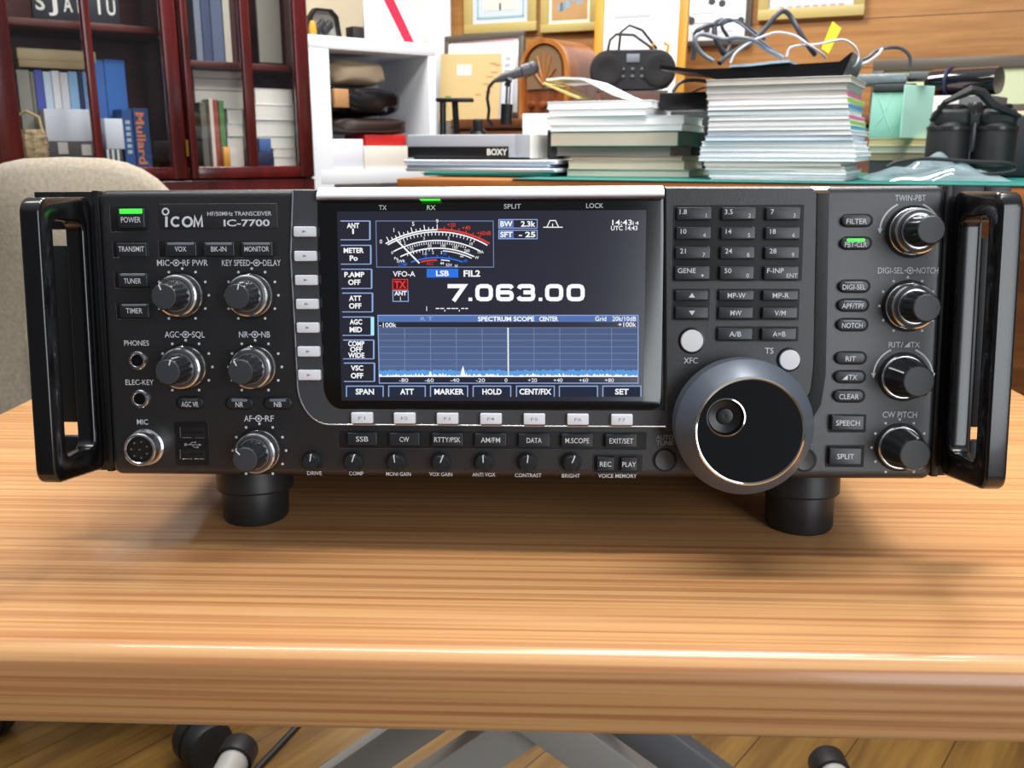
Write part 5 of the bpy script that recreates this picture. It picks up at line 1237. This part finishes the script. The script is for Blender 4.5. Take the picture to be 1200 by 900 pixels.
# middle stack of books and papers
FM = Fr(tuple(at(722, 170, 1.86)[:2]), -22)
g = 'books and papers of the middle stack'
def srow(F, y0, dep, pl, pr, zb, pt, cover, page, name, lb, cat, group, rz=0., spine='none'):
    zt = F.hit((pl + pr) / 2, pt, y0)[1]
    book(name, lb, cat, F, y0, dep, pl, pr, pt, 0, cover, group, zb=zb, zt=zt, lay=True, rz=rz, page=page, ym=pt + 3, spine=spine); return zt + .0004
GREY = C((150, 138, 126)); M_PAGEW = mat('white_page_edges', (250, 250, 250), .7); z = ZD
z = srow(FM, .0, .2, 664, 808, z, 199, C((110, 164, 148)), C((206, 206, 190)), 'book', 'pale green book lowest in the middle stack', 'book', g)
z = srow(FM, .0, .2, 666, 802, z, 189, C((200, 186, 164)), C((216, 200, 178)), 'book', 'cream book second lowest in the middle stack', 'book', g, .02)
z = srow(FM, .004, .2, 668, 800, z, 183, GREY, C((182, 164, 146)), 'magazine', 'grey brown magazine above the cream books in the middle stack', 'magazine', g, -.02)
z = srow(FM, .004, .2, 652, 786, z, 172, GREY, C((136, 126, 118)), 'magazine', 'dark grey bundle under the thick green book', 'magazine', g)
z = srow(FM, -.004, .21, 645, 795, z, 154, C((16, 92, 80)), C((204, 190, 172)), 'book', 'thick dark green covered book in the middle stack', 'book', g, .01, 'right')
z = srow(FM, .0, .2, 644, 800, z, 146, C((232, 232, 232)), M_PAGEW, 'magazine', 'white magazine lying on the thick green book', 'magazine', g, -.015)
z = srow(FM, .004, .2, 640, 802, z, 136, C((230, 231, 233)), M_WPAP, 'paper_pile', 'white paper pile above the green book', 'papers', g, .02)
z = srow(FM, .0, .2, 642, 757, z, 127, C((232, 232, 236)), M_WPAP, 'paper_pile', 'white paper pile second from the top of the middle stack', 'papers', g, -.02)
z = srow(FM, .006, .19, 641, 764, z, 118, C((234, 235, 238)), M_WPAP, 'paper_pile', 'white paper pile at the top of the middle stack', 'papers', g, .015)
def curl(name, lb, cat, pts, dep, m, F, y):
    """a bent sheet bundle: top outline in pixels, swept in depth"""
    k = MB(); top = [F.hit(x, yy, y) for x, yy in pts]; th = .004
    o = [(x, z_) for x, z_ in top]; u = [(x, z_ - th) for x, z_ in top[::-1]]
    k.prism([[(x, yy, z_) for x, z_ in o + u] for yy in (0, dep)], m, smooth=False)
    return tag(k.build(name, loc=tuple(F.w(0, y, 0)), rz=F.a, sharp=20), lb, cat)
curl('paper_sheet', 'curled white sheets slanting down over the middle stack', 'papers', [(640, 92), (660, 90), (682, 91), (700, 100), (718, 109), (730, 113)], .17, M_WPAP, FM, .02)
curl('envelope', 'cream envelope edges sticking out of the middle stack', 'envelope', [(636, 96), (652, 103), (668, 110), (676, 113)], .12, mat('cream_envelope', (226, 206, 130), .7), FM, .01)
# black boxes behind it
zk = FM.hit(790, 127, .0)[1]
slabpx('electronics_box', 'low black box on the papers behind the middle stack', 'box', FM, .06, .1, 772, 828, 108, 128, mat('box_black', (24, 24, 28), .35), zb=FM.hit(790, 129, .06)[1] + .001, bev=.003)
slabpx('document_case', 'flat black case propping the low black box from below', 'case', FM, .215, .12, 700, 840, 130, 200, C((40, 42, 44)), zb=ZD)
# cables lying on that box
def cable(name, lb, pts, r, m, d=1.95, jit=.03, seed=0):
    jit *= .4; d -= .012 * (seed % 7) - .03
    rr = random.Random(seed); P = [at(x, y, d + rr.uniform(-jit, jit)) for x, y in pts]
    out = []; n = len(P)
    for i in range(n - 1):
        p0, p1, p2, p3 = P[max(0, i - 1)], P[i], P[i + 1], P[min(n - 1, i + 2)]
        for k_ in range(6):
            t = k_ / 6; out.append(.5 * ((2 * p1) + (p2 - p0) * t + (2 * p0 - 5 * p1 + 4 * p2 - p3) * t * t + (3 * p1 - p0 - 3 * p2 + p3) * t ** 3))
    out.append(P[-1]); k = MB(); k.tube(out, r, m, 10); return tag(k.build(name), lb, 'cable')
M_CG = mat('cable_grey', (62, 66, 74), .4); M_CW = mat('cable_white', (206, 210, 216), .4); M_CL = mat('cable_light', (112, 118, 128), .4)
cable('cable', 'thin white cable looping down over the low black box', [(796, 126), (802, 116), (812, 108), (828, 102), (840, 104)], .002, M_CW, 1.9, .01, 3)
cable('cable', 'grey cable lying across the top of the low black box', [(788, 108), (797, 97), (812, 94), (830, 96), (838, 100)], .0035, M_CL, 1.92, .01, 4)

# tall stack of white journals
FT = Fr(tuple(at(912, 200, 1.66)[:2]), -26)
ords = ['lowest', 'second', 'third', 'fourth', 'fifth', 'sixth', 'seventh', 'eighth', 'ninth', 'tenth', 'eleventh', 'twelfth', 'thirteenth', 'fourteenth', 'fifteenth', 'sixteenth', 'seventeenth', 'eighteenth', 'nineteenth']
tops = [209, 204.5, 200, 195, 189.5, 184, 178, 172, 165.5, 159, 153, 147, 141, 135, 128.5, 122, 115, 107, 99, 91]
spx = [(832, 990), (830, 992), (829, 992), (826, 990), (824, 986), (818, 1003), (819, 1004), (820, 1003), (822, 1002), (826, 1000), (828, 999), (829, 998), (829, 997), (830, 996), (829, 996), (829, 995), (829, 994), (828, 993), (827, 993), (827, 998)]
cols = [(232, 232, 234), (214, 220, 230), (234, 234, 236), (214, 210, 206), (176, 170, 170), (214, 222, 234), (234, 236, 240), (226, 232, 240), (236, 237, 240), (150, 180, 214), (222, 224, 228), (70, 170, 190), (150, 206, 90), (226, 120, 160), (150, 190, 200), (80, 150, 210), (170, 210, 90), (232, 130, 170), (206, 206, 204), (196, 190, 182)]
cn = {11: 'teal', 12: 'lime green', 13: 'pink', 15: 'blue', 16: 'lime green', 17: 'pink'}
z = ZD + .0004
for i, (pt, (a, c), cc) in enumerate(zip(tops, spx, cols)):
    zt = FT.hit(912, pt, 0)[1]; nm = 'topmost' if i == 19 else (ords[i] + (' from the bottom' if i else ''))
    lb = f'{"journal with " + cn[i] + " spine" if i in cn else "white journal"}, {nm} in the tall stack of journals'
    book('journal', lb, 'journal', FT, R.uniform(-.003, .003), .21, a, c, pt, 0, C(cc if i not in cn else (224, 224, 226)), 'journals in the tall stack', zb=z, zt=zt, lay=True, ym=pt + 3, rz=R.uniform(-.02, .02), page=M_PAGEW if i not in (3, 4, 17, 18, 19) else C((206, 202, 196)), spine=C(cc) if i in cn else 'none')  # top journals greyed: the tray's shade is put into their colour
    z = zt + .0004
ZJ = z
# black tray with cables on top of the stack
k = MB(); xl = FT.hit(775, 80, .02)[0]; xr = FT.hit(999, 80, .02)[0]; w = xr - xl; zz = FT.hit(912, 78, .02)[1] - ZJ
M_TRAY = mat('tray_black', (16, 16, 19), .3)
prof = [(-w / 2, zz * 1.1), (-w * .3, zz * .7), (-w * .18, 0), (w * .46, 0), (w * .5, zz * 1.9), (w * .49, zz * 1.9), (w * .44, zz * 1.2), (0, zz), (-w * .3, zz * 1.0), (-w / 2, zz * 1.5)]
k.prism([[(x, y, z_) for x, z_ in prof] for y in (0, .17)], M_TRAY, smooth=False)
tag(k.build('document_tray', loc=tuple(FT.w((xl + xr) / 2, .01, ZJ)), rz=FT.a), 'black document case sagging on top of the tall journal stack', 'case')
ZTR = ZJ + zz
curl('paper_sheet', 'pale blue sheet lying on the black case under the cables', 'papers', [(855, 76), (880, 74.5), (905, 71.5), (925, 70)], .09, mat('pale_blue_sheet', (176, 206, 226), .6), FT, .005)
cable('cable', 'thick grey cable rising in a tall peak above the journals', [(843, 74), (852, 66), (868, 56), (882, 48), (896, 34), (908, 20), (918, 13), (927, 20), (936, 36), (946, 52), (955, 64)], .0044, M_CG, 1.72, .02, 1)
cable('cable', 'dark grey cable looping left of the tall peak', [(812, 70), (814, 52), (816, 38), (826, 31), (842, 28), (846, 23), (838, 28), (838, 44), (846, 58), (856, 66)], .0044, M_CG, 1.74, .02, 2)
cable('cable', 'grey cable loop falling over the left edge of the black case', [(836, 72), (822, 62), (814, 48), (822, 40), (848, 46), (866, 44), (884, 48), (898, 58), (918, 68)], .0038, M_CL, 1.70, .02, 3)
cable('cable', 'pale cable running from the left loop across to the peak', [(842, 28), (852, 22), (866, 27), (880, 38), (890, 46), (905, 58), (920, 68)], .0022, M_CL, 1.73, .02, 4)
cable('cable', 'thin white cable curving below the tall peak', [(856, 74), (862, 62), (878, 50), (896, 42), (912, 38), (932, 42), (944, 50), (962, 62), (968, 68)], .002, M_CW, 1.71, .02, 5)
cable('cable', 'thin white cable arching right of the yellow tag', [(922, 66), (926, 56), (940, 53), (958, 52), (976, 48), (990, 47), (1002, 55), (1006, 66), (1004, 74), (1000, 78)], .002, M_CW, 1.72, .01, 6)
cable('cable', 'grey cable arching over to the right of the journals', [(1000, 72), (1016, 68), (1026, 60), (1040, 56), (1056, 57), (1066, 66), (1066, 80)], .003, M_CG, 1.76, .01, 7)
cable('cable', 'white cable alongside the grey arch right of the journals', [(1006, 76), (1018, 72), (1028, 65), (1034, 57)], .0024, M_CW, 1.74, .01, 8)
cable('cable', 'dark cable strand bunched under the tall peak', [(838, 30), (840, 48), (848, 64), (856, 50), (846, 30), (862, 24), (880, 34), (896, 46)], .003, M_CG, 1.75, .02, 9)
k = MB(); P = [(963, 57), (971, 63), (986, 33), (976, 25)]; pts = [at(x, y, 1.70) for x, y in P]; k.prism([[p for p in pts], [p + Vector((0, .003, 0)) for p in pts]], mat('yellow_tag_plastic', (244, 230, 24), .4), smooth=False)
tag(k.build('cable_tag'), 'bright yellow tag standing up among the cables', 'tag')

# mint box and the things round it
FG = Fr(tuple(at(1054, 130, 1.9)[:2]), -20)
z = ZD + .0004
g = 'papers under the mint box'
for a, c, pt, cc, lb in ((1018, 1108, 188, (60, 62, 66), 'black folder lowest under the mint box'), (1018, 1096, 179, (150, 140, 110), 'brown edged magazines under the mint box'), (1018, 1094, 171, (176, 178, 160), 'grey green paper bundle under the mint box'), (1018, 1092, 162, (206, 190, 140), 'cream book directly under the mint box')):
    z = srow(FG, .0, .2, a, c, z, pt, C(cc), C(tuple(int(v * .9) for v in cc)), 'paper_pile', lb, 'papers', g)
M_MINT = mat('mint_card', (150, 206, 188), .6)
def fold(k, w, d, h):
    k.tube([(-w * .3, -.0006, h * .9), (-w * .05, -.0006, h * .5), (w * .2, -.0006, h * .1)], .0006, C((180, 224, 208)), 6); k.tube([(w * .1, -.0006, h * .9), (-w * .1, -.0006, h * .5), (-w * .3, -.0006, h * .3)], .0006, C((180, 224, 208)), 6)
slabpx('box', 'mint green cardboard box right of the tall journal stack', 'box', FG, .0, .14, 1020, 1058, 108, 162, M_MINT, zb=z, extra=fold)
lean_sheet('folder', 'pale mint folder standing open at the right of the mint box', 'folder', Fr(tuple(FG.w(FG.hit(1074, 130)[0], 0, 0)[:2]), 28), 0., 1058, 1093, 100, 162, mat('pale_mint_card', (178, 222, 206), .6), 0., z)
zg = FG.hit(1040, 108, 0)[1] + .001
rr = random.Random(12); k = MB()
slabpx('electronics_box', 'flat dark device lying on the mint box', 'electronics', FG, -.005, .12, 1024, 1074, 98, 108, C((50, 54, 56)), zb=zg, bev=.003)
zg2 = FG.hit(1050, 98, -.005)[1] + .0008
slabpx('wrapped_parcel', 'grey plastic wrapped parcel on the flat dark device', 'parcel', FG, .0, .1, 1004, 1064, 86, 98, mat('grey_wrap', (120, 132, 138), .2, bump=(80, .8)), zb=zg2, bev=.006)
slabpx('box', 'thin grey lid on top at the right of the wrapped parcel', 'box', FG, -.01, .1, 1066, 1088, 84, 92, C((96, 100, 104)), zb=FG.hit(1077, 92, -.01)[1])
slabpx('paper_block', 'pinkish white paper block behind the mint folder', 'papers', FG, .24, .08, 1092, 1122, 112, 160, C((226, 214, 216)), zb=ZD + .03 if False else ZD)
# framed picture leaning on the wall at the right and a black roll in front of it
framed('picture_frame', 'large dark framed pale green picture leaning at the right', FS, .42, 1020, 1226, 66, 150, M_DFR, mat('pale_green_mount', (206, 216, 178), .8), .035, zb=ZS2, lean=.05, ym=110)
FK = Fr(tuple(at(1124, 95, 2.15)[:2]), -40); xl = FK.hit(1082, 95)[0]; xr = FK.hit(1166, 95)[0]; h = FK.hit(1124, 79)[1] - FK.hit(1124, 112)[1]; zc = FK.hit(1124, 95)[1]
slabpx('box', 'grey carton carrying the black wrapped roll', 'box', FK, .01, .12, 1090, 1160, 113, 190, C((90, 92, 96)), zb=ZD)
k = MB(); M_VIN = mat('black_film', (12, 12, 18), .12, coat=.6); n = 20
def rl(x, s): return [(x, .05 + .05 * s * math.cos(2 * math.pi * i / n), h * .5 + h * .5 * s * math.sin(2 * math.pi * i / n)) for i in range(n)]
k.prism([rl(xl, .9), rl(xl + .01, 1), rl(xr - .015, 1), rl(xr - .004, .97)], M_VIN, cap1=False)
k.prism([rl(xr - .004, .97), rl(xr - .02, .3), rl(xr - .018, .02)], C((110, 104, 92)), cap0=False, smooth=False)
k.tube([(xl + (xr - xl) * .3, .05 + .052 * math.cos(a), h * .5 + h * .52 * math.sin(a)) for a in [2 * math.pi * i / 24 for i in range(24)]], .004, C((36, 36, 70)), 6, closed=True)
tag(k.build('wrapped_roll', loc=tuple(FK.w(0, 0, FK.hit(1124, 112, 0)[1] + .002)), rz=FK.a), 'black film wrapped roll with a grey folded end', 'roll')
# binoculars
FN = Fr(tuple(at(1140, 160, 1.72)[:2]), -12); M_BIN = mat('binocular_rubber', (20, 21, 23), .45, bump=(700, .3)); M_BINS = mat('binocular_metal', (62, 62, 64), .3, metal=.6)
bn = empty('binoculars', tuple(FN.w(0, .04, ZD + .018)), FN.a, 'black binoculars with strap lying on the desk mat at the right', 'binoculars')
px2m = lambda px: FN.hit(px, 155, .04)[0]; zpx = lambda py: FN.hit(1145, py, .04)[1] - ZD - .018
for s, x0 in ((0, px2m(1112)), (1, px2m(1166))):
    k = MB(); M = Matrix.Translation((x0, 0, 0)); H_ = zpx(122)
    k.lathe([(.034, 0), (.037, .004), (.037, .07), (.034, .078), (.03, .082), (.030, H_ * .80), (.024, H_ * .84), (.024, H_ * .98), (.02, H_)], M_BIN, 36, M); o = k.build('barrel', bn)
    k = MB(); k.lathe([(.0385, .068), (.0385, .074)], M_BINS, 36, M, cap0=False, cap1=False); k.build('barrel_band', o); k = MB(); k.box(x0 - .03, x0 + .03, -.03, .03, .07, .105, M_BIN, .012, 3); k.build('prism_housing', o)
k = MB(); xa, xb = px2m(1112), px2m(1166); k.box(xa, xb, -.014, .014, .075, .098, M_BIN, .005); k.lathe([(.012, .03), (.014, .035), (.014, .11), (.011, .116)], M_BINS, 24, Matrix.Translation(((xa + xb) / 2, 0, 0))); k.build('hinge_bridge', bn)
k = MB(); k.tube([(xa - .034, -.01, .085), (xa - .02, -.04, .115), (xa + .02, -.045, .135), ((xa + xb) / 2, -.04, .13), (xb - .02, -.04, .11), (xb + .03, -.03, .09)], .004, M_BIN, 8, rs=[.004, .005, .008, .009, .008, .004]); k.build('neck_strap', bn)
slabpx('hard_case', 'black hard case behind the binoculars at the right edge', 'case', FN, .12, .1, 1170, 1216, 135, 190, C((26, 28, 34)), zb=ZD + .0004, bev=.008)
slabpx('box', 'pale wooden box stacked behind the binoculars at the right edge', 'box', FN, .23, .1, 1180, 1222, 130, 178, C((206, 192, 160)), zb=ZD + .0004)
# clear bag and black cable loop under the binoculars
M_CLEAR = thin_glass('clear_film', (240, 248, 250), .16, .22, (206, 226, 236))
k = MB(); b_ = bmesh.new(); bmesh.ops.create_grid(b_, x_segments=44, y_segments=26, size=1)
xl = FN.hit(1012, 200, -.07)[0]; xr = FN.hit(1172, 200, -.07)[0]; rr = random.Random(31); ph = [(rr.uniform(3, 11), rr.uniform(3, 9), rr.uniform(0, 6)) for _ in range(8)]
for v in b_.verts:
    x, y = v.co.x, v.co.y; hgt = max(0, 1 - x * x) ** .6 * max(0, 1 - y * y) ** .5 * (.022 + .012 * math.exp(-((x - .1) / .35) ** 2)); hgt *= 1 + .28 * sum(math.sin(a * x + f) * math.sin(b2 * y + f) for a, b2, f in ph) / 3
    v.co = ((xl + xr) / 2 + x * (xr - xl) / 2, -.085 + y * .07, max(.0, hgt))
k.bm(b_, M_CLEAR); tag(k.build('plastic_bag', loc=tuple(FN.w(0, 0, ZD + .001)), rz=FN.a, sharp=180), 'crumpled clear plastic bag on the mat in front of the binoculars', 'bag')
cable('cable', 'flat black cable loop curving in front of the binoculars', [(1038, 196), (1050, 190), (1068, 187), (1090, 186), (1120, 188), (1150, 190), (1178, 191), (1190, 195), (1186, 201), (1160, 204), (1120, 204)], .0032, M_CAPB, 1.62, .0, 11)
